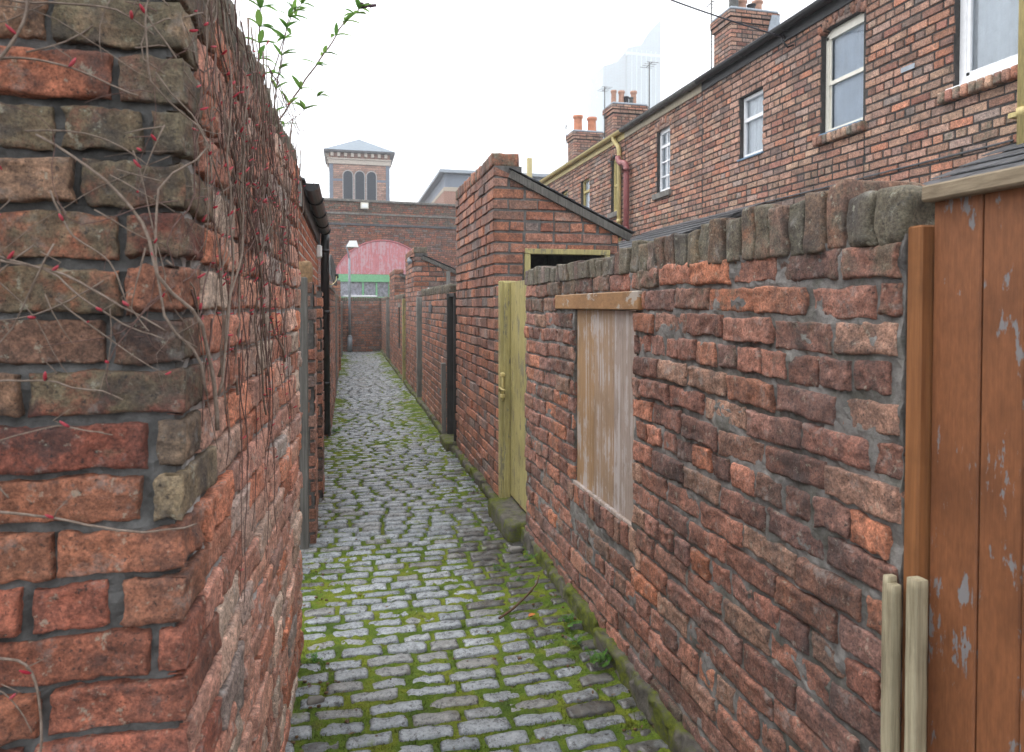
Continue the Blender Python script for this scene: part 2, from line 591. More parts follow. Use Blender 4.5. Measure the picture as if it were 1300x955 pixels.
def paint_mat(name, c, under=(.2, .19, .17), wear=.5, rough=.5, thr=.6, streak=(14, 14, 1.6), dirt=.4, bumpd=.0015, alt=None, grain=.6):
    """painted timber: grain along z, flaking patches"""
    k = NT(name)
    v = k.scale(streak)
    gn = k.noise(6, 6, .65, v)
    if alt: c0 = k.mix(k.ramp(k.attr()[0], [(.2, 0), (.5, 1)]), c, alt)
    else: c0 = c
    base = k.mix(grain, c0, k.ramp(gn, [(.3, .5), (.7, 1.28)]), 'MULTIPLY')
    base = k.mix(grain * .6, base, k.ramp(k.noise(4, 6, .7, k.scale((70, 70, 2))), [(.35, .55), (.6, 1.15)]), 'MULTIPLY')
    base = k.mix(k.math('MULTIPLY', k.ramp(k.noise(2.5, 5, .6), [(.45, 0), (.7, 1)]), dirt), base, tuple(x * .35 for x in c))
    fl = k.ramp(k.math('ADD', k.math('MULTIPLY', k.noise(1.6, 7, .7, v), .65), k.math('MULTIPLY', k.noise(7, 5, .65), .4)), [(thr, 0), (thr + .015, 1)])
    base = k.mix(k.math('MULTIPLY', fl, wear), base, under)
    hg = k.noise(9, 6, .7, k.scale((60, 60, 2.5)))
    nm = k.bump(k.math('SUBTRACT', 1.0, fl), .5, bumpd)
    nm = k.bump(hg, .35, bumpd, nm)
    return k.fin(base, k.mix(fl, rough, .85), nm, .4)

def wood_mat(name, c1, c2, rough=.8, streak=(40, 40, 1.6), stain=None):
    k = NT(name)
    v = k.scale(streak)
    g = k.noise(2.2, 7, .7, v, .4)
    base = k.ramp(g, [(.3, c1), (.68, c2)])
    base = k.mix(k.ramp(k.noise(3.5, 5, .65), [(.5, 0), (.75, .55)]), base, stain or tuple(x * .35 for x in c1))
    nm = k.bump(g, .5, .002)
    return k.fin(base, rough, nm, .3)

def plain(name, c, rough=.6, var=.25, metal=0, sc_=14, bumpd=.001, spec=.4):
    k = NT(name)
    n = k.noise(sc_, 5, .65)
    base = k.mix(1.0, c, k.ramp(n, [(.3, 1 - var), (.7, 1 + var)]), 'MULTIPLY')
    return k.fin(base, rough, k.bump(k.noise(sc_ * 6, 5, .6), .4, bumpd), spec, metal)

def glass_mat(name, tint=(.93, .96, .98)):
    k = NT(name)
    t = k.n('ShaderNodeBsdfTransparent'); t.inputs['Color'].default_value = (*tint, 1)
    g = k.n('ShaderNodeBsdfGlossy'); g.inputs['Roughness'].default_value = .02
    g.inputs['Color'].default_value = (.92, .96, 1, 1)
    fr = k.n('ShaderNodeFresnel'); fr.inputs['IOR'].default_value = 1.6
    mx = k.n('ShaderNodeMixShader')
    k.l(fr.outputs[0], mx.inputs[0]); k.l(t.outputs[0], mx.inputs[1]); k.l(g.outputs[0], mx.inputs[2])
    k.l(mx.outputs[0], k.out.inputs['Surface'])
    return k.m

ORG = (.38, .135, .072); RED = (.27, .095, .066); PLUM = (.165, .085, .076); BRN = (.2, .115, .08)
GRY = (.2, .175, .165); TAN = (.38, .27, .185); DRK = (.06, .05, .047); PNK = (.36, .17, .125); OLV = (.16, .14, .085)

M = {}
M['brick_near_right'] = brick_mat('weathered_plum_brick', [(.24, .13, .105), (.29, .13, .095), (.25, .145, .11), (.41, .17, .1), (.2, .12, .105), (.31, .15, .11), (.23, .125, .105), (.37, .165, .11), (.26, .13, .1), (.31, .19, .14)], dirtc=(.07, .06, .042), soot=.5, smear=.42, mortar=(.3, .28, .26), lichen=.35)
M['mortar_near'] = mortar_mat('grey_lime_mortar', (.19, .18, .17), (.055, .05, .048), .65, green=.12)
M['brick_left_front'] = brick_mat('lichened_old_brick', [RED, (.33, .13, .075), BRN, (.25, .12, .085), (.3, .24, .15), (.31, .125, .075), (.22, .16, .11)], dirtc=(.095, .083, .052), soot=.75, smear=.35, lichen=.45)
M['brick_left_side'] = brick_mat('pale_red_brick', [(.5, .28, .22), (.48, .23, .17), (.5, .2, .12), (.56, .37, .3), (.34, .3, .28), (.46, .22, .165), (.54, .32, .25), (.5, .4, .33)], dirtc=(.2, .185, .17), soot=.14, smear=.75, mortar=(.42, .39, .365), lichen=.35)
M['mortar_left_side'] = mortar_mat('pale_lime_mortar', (.34, .32, .305), (.13, .12, .115), .35)
M['mortar_left'] = mortar_mat('pale_grey_mortar', (.13, .128, .125), (.04, .038, .036), .8)
M['brick_shed'] = brick_mat('orange_red_brick', [(.43, .19, .115), (.34, .145, .1), (.36, .18, .13), (.25, .15, .115), (.42, .17, .1), (.24, .2, .185), (.22, .13, .11), (.4, .2, .135), (.31, .15, .11)], soot=.42, smear=.38, fine=70)
M['mortar_shed'] = mortar_mat('shaded_sooty_mortar', (.14, .133, .127), (.04, .038, .036), .6)  # colour darkened for the shade of overhanging bricks in the joints, plus soot
M['brick_house'] = brick_mat('mixed_terrace_brick', [(.46, .21, .135), (.45, .31, .225), (.36, .175, .125), (.24, .165, .145), (.38, .26, .205), (.47, .23, .15), (.28, .24, .22), (.45, .26, .195), (.32, .2, .15), (.44, .19, .12), (.36, .24, .19), (.43, .29, .21), (.32, .15, .115)], soot=.35, smear=.3, fine=60)
M['mortar_house'] = mortar_mat('dark_mortar', (.06, .056, .054), (.03, .03, .03), .5)  # near-black colour paints in the shade that brick edges throw on the joints
M['brick_far'] = brick_mat('sooty_warehouse_brick', [RED, (.3, .14, .095), ORG, BRN, (.32, .14, .1), GRY, (.3, .13, .085)], soot=.4, smear=.2, fine=50)
M['brick_new'] = brick_mat('smooth_orange_brick', [(.4, .13, .065), (.36, .115, .06), (.42, .15, .08)], soot=.05, smear=.05, fine=60)
M['mortar_new'] = mortar_mat('pale_mortar', (.42, .38, .34), (.2, .18, .16), .3)
M['brick_tower'] = brick_mat('tower_brick', [(.4, .24, .18), (.37, .21, .16), (.42, .27, .21)], soot=.1, smear=.1, fine=30)
M['coping'] = brick_mat('lichened_coping_brick', [BRN, (.2, .1, .075), (.15, .12, .08), BRN, GRY, (.24, .115, .07)], dirtc=(.085, .08, .058), soot=.6, smear=.4, lichen=.5, fine=80)
M['yellow_paint'] = paint_mat('yellow_paint', (.42, .36, .15), (.16, .15, .12), .7, .5, .57, dirt=.5)
M['orange_paint'] = paint_mat('rusty_orange_paint', (.23, .088, .036), (.2, .21, .22), .85, .6, .595, (18, 18, 5), dirt=.8, grain=.5)
M['beige_board'] = paint_mat('scuffed_beige_board', (.36, .225, .12), (.45, .4, .38), .8, .6, .55, (26, 26, .45), dirt=.45, alt=(.37, .3, .26))
M['lintel_paint'] = paint_mat('peeling_ochre_paint', (.33, .18, .08), (.4, .37, .33), .8, .6, .575, (6, 4, 9), dirt=.5)
M['brown_wood'] = wood_mat('brown_stained_wood', (.17, .068, .025), (.3, .125, .045), .7)
M['pale_wood'] = wood_mat('pale_greenish_timber', (.17, .14, .085), (.45, .4, .275), .75, stain=(.09, .07, .045))
M['grey_wood'] = wood_mat('weathered_grey_wood', (.12, .115, .105), (.27, .26, .24), .85)
M['plank_cap'] = wood_mat('weathered_brown_plank', (.16, .12, .08), (.31, .25, .17), .85, (1.6, 6, 40))
M['barge_wood'] = wood_mat('sooty_grey_wood', (.06, .056, .05), (.17, .16, .145), .85)
M['dark_wood'] = wood_mat('blackened_wood', (.022, .022, .022), (.06, .058, .055), .6)
M['black_plastic'] = plain('black_plastic', (.012, .012, .013), .35, .3)
M['black_paint'] = plain('black_paint', (.014, .014, .016), .5, .3)
M['grey_gutter'] = plain('grey_iron', (.09, .09, .085), .6, .4)
M['cream_paint'] = paint_mat('cream_paint', (.58, .47, .2), (.3, .25, .15), .5, .5, .66, dirt=.25)
M['beige_fascia'] = paint_mat('beige_fascia_paint', (.42, .36, .26), (.2, .18, .15), .5, .6, .64, dirt=.3)
M['pink_pipe'] = plain('faded_maroon_plastic', (.27, .085, .085), .5, .2)
M['white_frame'] = plain('white_plastic', (.82, .83, .85), .35, .06)
M['offwhite_frame'] = plain('off_white_paint', (.76, .73, .64), .45, .08)
M['blue_sill'] = plain('blue_grey_paint', (.12, .2, .29), .5, .3)
M['stone'] = plain('grey_stone', (.17, .16, .145), .9, .45, sc_=9, bumpd=.006)
M['slate'] = plain('dark_slate', (.075, .078, .085), .55, .5, sc_=6, bumpd=.003)
M['lead'] = plain('lead_sheet', (.33, .37, .42), .5, .2)
M['terracotta'] = plain('terracotta', (.5, .2, .11), .75, .25, sc_=8)
M['buff_pot'] = plain('buff_clay', (.42, .24, .17), .8, .3)
M['curtain'] = plain('net_curtain', (.86, .88, .9), .9, .06)
M['blind'] = plain('grey_blind', (.56, .62, .7), .9, .15, sc_=2)
M['unlit_room_panel'] = plain('unlit_room_panel', (.02, .02, .022), .9, .2)
M['glass'] = glass_mat('window_glass')
M['galv'] = plain('galvanised_steel', (.25, .28, .31), .5, .2, .0)
M['lamp_white'] = plain('white_lantern', (.85, .87, .86), .3, .04)
M['green_paint'] = plain('green_paint', (.2, .46, .25), .5, .15)
M['red_board'] = paint_mat('faded_red_board', (.62, .23, .25), (.56, .46, .5), .55, .6, .53, (9, 9, .8), dirt=.1)
M['cable'] = plain('black_cable', (.02, .02, .03), .5, .2)

def sett_mat():
    k = NT('wet_stone_setts')
    r, g, b = k.attr()
    base = k.ramp(r, [(0, (.15, .168, .18)), (.35, (.225, .245, .26)), (.7, (.19, .205, .215)), (.9, (.15, .145, .13)), (1, (.265, .285, .3))])
    n = k.noise(20, 7, .7)
    base = k.mix(.85, base, k.ramp(n, [(.3, .35), (.48, 1.0), (.7, 1.45)]), 'MULTIPLY')
    base = k.mix(.7, base, k.ramp(k.noise(90, 6, .75), [(.32, .3), (.48, 1.0), (.66, 1.5)]), 'MULTIPLY')
    # brown dirt towards the dirty gutter side, held per sett in g
    df = k.ramp(k.math('ADD', g, k.math('MULTIPLY', k.math('SUBTRACT', k.noise(9, 5, .7), .5), 1.3)), [(.4, 0), (.8, .9)])
    base = k.mix(df, base, k.ramp(k.noise(30, 5, .6), [(.35, (.03, .028, .026)), (.65, (.085, .075, .06))]))
    pits = k.ramp(k.noise(60, 6, .75), [(.55, 0), (.61, .9)])
    base = k.mix(pits, base, (.025, .025, .027))
    mf = k.ramp(k.math('ADD', b, k.math('MULTIPLY', k.math('SUBTRACT', k.noise(16, 6, .7), .5), 2.0)), [(.72, 0), (.95, .85)])
    base = k.mix(mf, base, (.1, .13, .02))
    nm = k.bump(k.noise(55, 8, .7), .55, .005)
    nm = k.bump(k.noise(18, 4, .6), .5, .008, nm)
    return k.fin(base, k.ramp(n, [(.35, .2), (.6, .42)]), nm, .6)
M['sett'] = sett_mat()

def moss_mat():
    k = NT('moss')
    n1 = k.noise(6, 5, .6)
    base = k.ramp(n1, [(.3, (.05, .09, .012)), (.48, (.105, .16, .018)), (.62, (.18, .21, .022)), (.75, (.08, .13, .018))])
    base = k.mix(.8, base, k.ramp(k.noise(170, 4, .7), [(.3, .45), (.55, 1.0), (.7, 1.5)]), 'MULTIPLY')
    base = k.mix(k.ramp(k.noise(11, 5, .7), [(.56, 0), (.68, .7)]), base, (.055, .045, .022))
    nm = k.bump(k.noise(230, 5, .7), .9, .006)
    nm = k.bump(k.noise(60, 4, .7), .6, .01, nm)
    m = k.fin(base, .9, nm, .2)
    return m
M['moss'] = moss_mat()
M['bed'] = plain('dark_joint_soil', (.05, .048, .034), .85, .5, sc_=20, bumpd=.006)
def ground_mat():
    k = NT('yard_ground')
    base = k.ramp(k.noise(1.2, 7, .65), [(.3, (.045, .044, .042)), (.7, (.09, .088, .082))])
    return k.fin(base, .9, k.bump(k.noise(40, 6, .7), .5, .01), .3)
M['ground'] = ground_mat()
def footing_mat():
    k = NT('mossy_footing')
    base = k.ramp(k.noise(18, 7, .7), [(.3, (.05, .046, .04)), (.7, (.17, .155, .135))])
    ml = k.ramp(k.noise(5, 6, .7), [(.44, 0), (.58, 1)])
    base = k.mix(ml, base, k.ramp(k.noise(40, 5, .7), [(.35, (.045, .055, .012)), (.65, (.13, .15, .02))]))
    nm = k.bump(k.noise(70, 7, .75), .8, .008)
    return k.fin(base, .92, nm, .2)
M['footing'] = footing_mat()
def leaf_mat(name, c, c2):
    k = NT(name)
    r, g, b = k.attr()
    base = k.ramp(r, [(0, c), (1, c2)])
    tr = k.n('ShaderNodeBsdfTranslucent'); k.l(base, tr.inputs['Color'])
    ms = k.n('ShaderNodeMixShader'); ms.inputs[0].default_value = .4
    k.l(k.b.outputs[0], ms.inputs[1]); k.l(tr.outputs[0], ms.inputs[2]); k.l(ms.outputs[0], k.out.inputs['Surface'])
    return k.fin(base, .5, None, .35)
M['leaf'] = leaf_mat('fresh_green_leaf', (.1, .23, .05), (.22, .37, .09))
M['weed_leaf'] = leaf_mat('weed_leaf', (.05, .15, .02), (.13, .27, .035))
M['stem'] = wood_mat('vine_bark', (.12, .085, .065), (.3, .235, .19), .85, (30, 30, 30))
M['old_stem'] = wood_mat('dark_vine_bark', (.075, .04, .035), (.2, .125, .105), .85, (30, 30, 30))
M['bud'] = leaf_mat('crimson_bud', (.5, .03, .06), (.68, .14, .17))
M['twig'] = wood_mat('brown_twig', (.06, .035, .02), (.14, .08, .045), .8, (30, 30, 30))
M['flower'] = plain('withered_flower', (.07, .035, .05), .9, .5, sc_=80)
M['fallen'] = plain('orange_leaf', (.4, .13, .03), .6, .3)
M['glass_tower'] = None

# ------------------------------------------------------------------ the setting: ground and lane
XR, XL = 1.09, -.19
mb = MB()
mb.add([(-560, -560, -.06), (560, -560, -.06), (560, 560, -.06), (-560, 560, -.06)], polys=[[0, 1, 2, 3]])
tag(mb.build('ground', M['ground']), 'dark bare ground of the yards and the street behind the walls', kind='structure')

def lane_h(x, y):
    P = np.stack([x * 1.6, y * 1.1, np.zeros_like(x)], 1) + 300
    return vnoise(P, 4) * .012 - .012 * np.clip(1 - ((x - .45) / .75) ** 2, 0, 1)

mb = MB()
rg = random.Random(3)
y = -0.8
row = 0
while y < 22.72:
    pitch = .086 * rg.uniform(.92, 1.1)
    x = -.27 - rg.random() * .16
    far = y > 9
    while x < 1.1:
        ln = rg.uniform(.135, .225)
        xc, yc = x + ln / 2, y + pitch / 2
        skew = .006 * math.sin(yc * .8) + rg.uniform(-.02, .02)
        z = lane_h(np.array([xc]), np.array([yc]))[0] + rg.uniform(-.005, .005)
        g = max(0, (xc - .5) * 1.3 + .75 * math.exp(-(((xc - .95) / .35) ** 2 + ((yc - 3.9) / .7) ** 2)) if yc < 5.2 else (xc - .75) * 1.6) + rg.uniform(-.15, .2)
        if xc < -.05: g += .3
        if rg.random() < .08: g += .4
        mz = rg.random() ** 2 * .75
        X = np.array([(math.cos(skew), math.sin(skew), rg.uniform(-.03, .03)), (-math.sin(skew), math.cos(skew), rg.uniform(-.05, .05)), (0, 0, 1.0)])
        res = (13, 7, 2) if yc < 4.5 else ((7, 4, 2) if yc < 9 else (4, 3, 2))
        rbox(mb, (xc, yc, z - .035), (ln / 2 - rg.uniform(.007, .012), pitch / 2 - rg.uniform(.0075, .0135), .045), .0085, X, res,
             (rg.random(), min(1, max(0, g)), mz), 0, .0045 if not far else .003, 34, 2, dome=.005)
        x += ln
    y += pitch
    row += 1
# soil bed of the joints
xs = np.linspace(-.32, 1.14, 20); ys = np.linspace(-1, 22.8, 160)
Xg, Yg = np.meshgrid(xs, ys, indexing='ij')
Zg = lane_h(Xg.ravel(), Yg.ravel()) - .016
mb.add(np.stack([Xg.ravel(), Yg.ravel(), Zg], 1), _grid_quads(20, 160), m=1)
tag(mb.build('lane', [M['sett'], M['bed']]), 'narrow lane of wet grey stone setts with moss in the joints', kind='structure')

# moss in the joints
def moss_amount(x, y):
    P = np.stack([x, y, np.zeros_like(x)], 1)
    n = vnoise(P * 1.1 + 70, 1) * .55 + vnoise(P * 3.3 + 70, 2) * .45
    side = .3 * np.exp(-((x + .12) / .22) ** 2) + .4 * np.exp(-((x - 1.0) / .28) ** 2)
    near = np.clip((11.5 - y) / 6, -.05, .4)
    dark = -.55 * np.exp(-(((x - .95) / .3) ** 2 + ((y - 3.9) / .55) ** 2))
    endm = .35 * np.exp(-((y - 20.5) / 2.2) ** 2)
    side = side + .42 * np.clip((y - 6.5) / 4, 0, 1) * (np.exp(-((x + .14) / .14) ** 2) + np.exp(-((x - 1.0) / .2) ** 2))
    return n * .8 + side + near + dark + endm + .06

def moss_patch(mb, y0, y1, dx, dy):
    xs = np.arange(-.27, 1.09, dx); ys = np.arange(y0, y1 + dy * .5, dy)
    Xg, Yg = np.meshgrid(xs, ys, indexing='ij')
    x, y = Xg.ravel(), Yg.ravel()
    x = x + RNG.uniform(-.25, .25, len(x)) * dx
    am = moss_amount(x, y)
    P = np.stack([x, y, np.zeros_like(x)], 1)
    fine = vnoise(P * 38 + 9, 5) * .0035 + vnoise(P * 90 + 9, 6) * .0025 + vnoise(P * 14 + 9, 7) * .004
    z = lane_h(x, y) - .0092 + np.clip(am, -.4, 1.1) * .0115 + fine + .009 * np.clip((y - 5.5) / 4, 0, 1) * np.clip(am, 0, .8)
    keep = (am > -.12).reshape(Xg.shape)
    q = _grid_quads(len(xs), len(ys))
    k = keep.ravel()
    q = q[k[q].all(1)]
    mb.add(np.stack([x, y, z], 1), q, smooth=True)
mb = MB()
moss_patch(mb, 1.6, 5.0, .008, .008)
moss_patch(mb, 5.0, 9.5, .012, .014)
moss_patch(mb, 9.5, 22.7, .03, .03)
# tiny upright shoots on the thick cushions
N = 26000
x = RNG.uniform(-.25, 1.07, N); y = 2.2 + 4.0 * RNG.random(N) ** 1.5
am = moss_amount(x, y)
ok = am > RNG.uniform(.25, .9, N)
x, y, am = x[ok], y[ok], am[ok]
z = lane_h(x, y) - .0092 + np.clip(am, -.4, 1.1) * .0115
an = RNG.uniform(0, 6.28, len(x)); hh = RNG.uniform(.003, .009, len(x)); wd = RNG.uniform(.0012, .003, len(x))
lean = RNG.uniform(-.005, .005, (len(x), 2))
P0 = np.stack([x - np.cos(an) * wd, y - np.sin(an) * wd, z - .003], 1)
P1 = np.stack([x + np.cos(an) * wd, y + np.sin(an) * wd, z - .003], 1)
P2 = np.stack([x + lean[:, 0] + np.cos(an) * wd * .3, y + lean[:, 1], z + hh], 1)
P3 = np.stack([x + lean[:, 0] - np.cos(an) * wd * .3, y + lean[:, 1], z + hh], 1)
V = np.stack([P0, P1, P2, P3], 1).reshape(-1, 3)
mb.add(V, np.arange(len(V)).reshape(-1, 4))
tag(mb.build('moss', M['moss']), 'bright yellow green moss filling the joints of the setts', 'moss', kind='stuff')

# ------------------------------------------------------------------ left foreground wall
U_Y, N_XM, N_XP = (0, 1, 0), (-1, 0, 0), (1, 0, 0)
lw = thing('brick_wall', 'old brick wall end at the left, thick with bare creeper stems, closest to the viewer', 'wall', (-.252, 1.2, 0))
zt = 2.05
WC = np.array((-.272, 1.2, 0.0)); WU = np.array((.0360, .99935, 0.0)); WN = np.array((.99935, -.0360, 0.0))
WL = 1.76
def dirt_front(s, z): return .12 + (.42 if z > 1.5 else max(0, (z - 1.0)) * .6)
mb = MB()
FW = 1.0
panel(mb, WC - WN * FW, WN, -WU, FW, -.02, zt, gauge=.083, blen=.235, joint=.014, prot=.017, bev=.006, deep=.008, fine=True, nseg=(16, 8),
      bond='random', seed=21, jit=.006, dirt=dirt_front, q1=1, tilt=.008, m=0, tone=lambda s, z, r: r * .28 if z < 1.12 else None)
panel(mb, WC, WU, WN, WL, -.02, zt, gauge=.083, blen=.23, joint=.014, prot=.017, bev=.006, deep=.008, fine=True, nseg=(12, 6),
      bond='random', seed=22, jit=.007, dirt=lambda s, z: .05 + .2 * (z > 1.6) + .2 * (z < .3), q0=1, tilt=.006, m=1, cdirt=dirt_front, cm=0, tone=lambda s, z, r: r * .28 if z < 1.12 and s < .13 else None)
core(mb, WC - WN * FW, WN, -WU, FW, -.05, zt, .2, grid=.014, amp=.01, m=2, seed=4)
core(mb, WC + WU * .035, WU, WN, WL - .035, -.05, zt, .24, grid=.018, amp=.01, m=3, seed=5)
for i, V in enumerate(mb.V):
    mb.V[i] = V + vec_noise(V, 13, 8) * .005 + vec_noise(V, 42, 9) * .0045 + vec_noise(V, 100, 29) * .0022
mb.build('brickwork', [M['brick_left_front'], M['brick_left_side'], M['mortar_left'], M['mortar_left_side']], lw)
mb = MB()
coping(mb, WC, WU, WN, WL, zt - .005, .1, .25, seed=5, res=(4, 5, 4), jit=.02, ztop=lambda s: .05 - .05 * s)
coping(mb, WC - WN * FW, WN, -WU, FW - .23, zt - .005, .1, .22, seed=6, res=(4, 5, 4), jit=.02)
mb.build('coping', M['coping'], lw)

# creeper on it
vine = thing('creeper', 'leafless climbing creeper with crimson buds over the left foreground wall', 'climbing plant', (-.25, 1.3, 1.2))
st, old, bud = MB(), MB(), MB()
rg = random.Random(12)
def wall_pt(s, z, d):
    """s>0: along the alley face, s<0: along the end face, away from the corner"""
    if s >= 0: p = WC + WU * s + WN * (.019 + d)
    else: p = WC + WN * s - WU * (.019 + d)
    return p + np.array((0, 0, z))
def add_bud(p, d, ln=.014, r=.0026):
    d = np.asarray(d) / np.linalg.norm(d)
    pts = [p + d * ln * t + np.array((0, 0, .2 * ln * t * t)) for t in (0, .35, .7, 1)]
    tube(bud, pts, [r * .6, r, r * .95, r * .4], 6, a=(rg.random(), 0, 0))
def creeper(s, z, ang, ln, r, spread, bend, into, drift=0, budp=.12, dmax=.02):
    pts, d = [], rg.uniform(.002, dmax)
    step = .028
    n = int(ln / step)
    a = ang
    for i in range(n):
        pts.append(wall_pt(s, z, d))
        if rg.random() < budp:
            face = np.array((1, 0, 0)) if s >= 0 else np.array((0, -1, 0))
            al = np.array((0, 1, 0)) if s >= 0 else np.array((1, 0, 0))
            add_bud(pts[-1], face * rg.uniform(.2, 1) + al * rg.uniform(-.9, .9) + np.array((0, 0, rg.uniform(-.3, .8))), rg.uniform(.007, .015), rg.uniform(.0014, .0025))
        a += rg.gauss(bend, spread)
        a += (ang + drift - a) * .08
        s += math.cos(a) * step; z += math.sin(a) * step
        d = min(max(d + rg.gauss(0, .004), .0), dmax + .012)
        if s > 1.74 or z > 2.2 or s < -.9: break
    if len(pts) > 3:
        P = np.array(pts)
        # smooth a little
        P[1:-1] = P[1:-1] * .5 + (P[:-2] + P[2:]) * .25
        tube(into, P, np.linspace(r, r * .45, len(P)), 5)
for i in range(215):        # curtain of thin hanging stems on the alley face
    s = rg.uniform(.02, 1.72) if rg.random() < .6 else rg.uniform(.05, .9)
    creeper(s, rg.uniform(1.75, 2.18), -math.pi / 2 + rg.gauss(.0, .35), rg.uniform(.18, .62) * (1.1 if s < 1.2 else .85), rg.uniform(.0007, .002), .42, 0, old if rg.random() < .5 else st, budp=.045)
for i in range(45):
    s = rg.uniform(.02, 1.2)
    creeper(s, rg.uniform(1.45, 1.8), -math.pi / 2 + rg.gauss(0, .5), rg.uniform(.15, .45), rg.uniform(.001, .0022), .32, 0, old, budp=.12)
for i in range(10):        # stouter stems creeping up
    creeper(rg.uniform(.0, 1.2), rg.uniform(1.2, 1.5), math.pi / 2 + rg.gauss(0, .3), rg.uniform(.6, .9), rg.uniform(.002, .004), .16, 0, st, budp=.1, dmax=.03)
for i in range(14):         # a few long stray runners hanging low on the alley face
    creeper(rg.uniform(.1, 1.5), rg.uniform(1.35, 1.5), -math.pi / 2 + rg.gauss(0, .15), rg.uniform(.3, .65), rg.uniform(.001, .002), .12, 0, old, budp=.06)
# runners on the end face, traced by eye from the place
def run(pts, r, b=()):
    P = np.array([wall_pt(s * 1.326, 1.49 + (z - 1.49) * 1.326, d) for s, z, d in pts])
    Q = []
    for i in range(len(P) - 1):
        for t in np.linspace(0, 1, 7)[:-1]:
            p0, p1, p2, p3 = P[max(i - 1, 0)], P[i], P[i + 1], P[min(i + 2, len(P) - 1)]
            Q.append(.5 * ((2 * p1) + (-p0 + p2) * t + (2 * p0 - 5 * p1 + 4 * p2 - p3) * t * t + (-p0 + 3 * p1 - 3 * p2 + p3) * t ** 3))
    Q.append(P[-1])
    Q = np.array(Q)
    Q = Q + vec_noise(Q, 30, 3) * .0035 + vec_noise(Q, 90, 5) * .001
    tube(st, Q, np.linspace(r * .8, r * .4, len(Q)), 6)
    for k in range(4, len(Q) - 1, 7):
        if rg.random() < .75:
            add_bud(Q[k], np.array((rg.uniform(-1, 1), -.5, rg.uniform(.1, 1))), rg.uniform(.01, .019), .0026)
            tube(st, [Q[k], Q[k] + np.array((rg.uniform(-.02, .02), -.006, .012)), Q[k] + np.array((rg.uniform(-.03, .03), -.009, .028))], [.0014, .001, .0006], 5)
# coordinates: s (negative = distance left of the corner), height, stand-off
run([(-.33, 1.62, .01), (-.27, 1.67, .02), (-.2, 1.73, .025), (-.15, 1.79, .03), (-.13, 1.88, .03), (-.12, 1.98, .02)], .004)
run([(-.33, 1.66, .01), (-.24, 1.71, .015), (-.17, 1.765, .02), (-.1, 1.76, .02), (-.03, 1.735, .012)], .0032)
run([(-.32, 1.98, .01), (-.25, 1.9, .02), (-.21, 1.84, .02), (-.15, 1.83, .02), (-.05, 1.83, .014), (.01, 1.78, .01)], .003)
run([(-.33, 1.56, .012), (-.2, 1.545, .015), (-.11, 1.525, .02), (-.05, 1.49, .018), (.0, 1.44, .015)], .0035)
run([(-.24, 1.56, .012), (-.13, 1.53, .02), (-.06, 1.475, .02), (-.005, 1.45, .012)], .0025)
run([(-.33, 1.42, .02), (-.26, 1.395, .02), (-.2, 1.4, .02), (-.13, 1.405, .02), (-.05, 1.38, .015)], .003)
run([(-.33, 1.47, .02), (-.27, 1.42, .025), (-.23, 1.36, .02), (-.19, 1.3, .02), (-.17, 1.27, .015)], .003)
run([(-.31, 1.3, .02), (-.26, 1.28, .025), (-.2, 1.262, .025), (-.12, 1.245, .02), (-.03, 1.222, .015), (.0, 1.22, .012)], .0036)
run([(-.26, 1.28, .022), (-.235, 1.24, .02), (-.22, 1.17, .02), (-.2, 1.1, .018), (-.155, 1.08, .018), (-.14, 1.0, .016), (-.145, .93, .014), (-.13, .87, .012), (-.11, .8, .012)], .0034)
run([(-.22, 1.17, .02), (-.205, 1.13, .02), (-.21, 1.08, .02), (-.17, 1.04, .018), (-.15, 1.0, .016)], .002)
run([(-.2, 1.02, .02), (-.2, .97, .02), (-.17, .93, .02), (-.14, .905, .015)], .0018)
run([(-.3, 1.95, .02), (-.23, 2.0, .02), (-.13, 2.04, .02), (-.05, 2.03, .02), (.0, 2.0, .02)], .0035)
run([(-.33, 1.86, .02), (-.27, 1.9, .025), (-.22, 1.98, .02), (-.2, 2.08, .02)], .0035)
run([(-.16, 1.98, .02), (-.1, 1.96, .02), (-.06, 1.9, .02), (-.02, 1.83, .015), (.0, 1.76, .012)], .003)
run([(-.12, 1.62, .02), (-.1, 1.57, .02), (-.06, 1.54, .02), (-.04, 1.49, .02), (-.02, 1.46, .02)], .002)
run([(-.33, 1.33, .02), (-.29, 1.29, .02), (-.24, 1.295, .02), (-.2, 1.33, .02), (-.12, 1.35, .015), (-.06, 1.34, .015)], .0024)
for i in range(40):
    s0 = rg.uniform(-.46, .0)
    creeper(s0, rg.uniform(1.45, 2.08), rg.choice((-2.4, -.6, -1.2, .3, -1.9)) + rg.gauss(0, .3), rg.uniform(.12, .4), rg.uniform(.0009, .0017), .2, 0, st, budp=.05)
st.build('branch', M['stem'], vine)
old.build('fine_stem', M['old_stem'], vine)
tag(bud.build('bud', M['bud'], vine), kind='stuff')

# shrub growing over the wall top
def leaf(mb, p, d, ln, w, up=(0, 0, 1), droop=.3):
    p = np.asarray(p, float); d = np.asarray(d, float); d /= np.linalg.norm(d)
    s = np.cross(d, up); s /= np.linalg.norm(s) + 1e-9
    u = np.cross(s, d)
    V, n = [], 5
    for i in range(n):
        t = i / (n - 1)
        c = p + d * ln * t - u * droop * ln * t * t
        ww = w * math.sin(math.pi * (t * .86 + .1)) ** .8
        V += [c - s * ww / 2 + u * ww * .15, c, c + s * ww / 2 + u * ww * .15]
    Q = []
    for i in range(n - 1):
        for k in (0, 1):
            Q.append((i * 3 + k, i * 3 + k + 1, (i + 1) * 3 + k + 1, (i + 1) * 3 + k))
    mb.add(V, Q, a=(random.random(), 0, 0), smooth=True)
sh = thing('shrub', 'leafy green shrub with spent flower spikes rising over the left wall top', 'shrub', (-.3, 2.7, 2.1))
stems, lv, fl = MB(), MB(), MB()
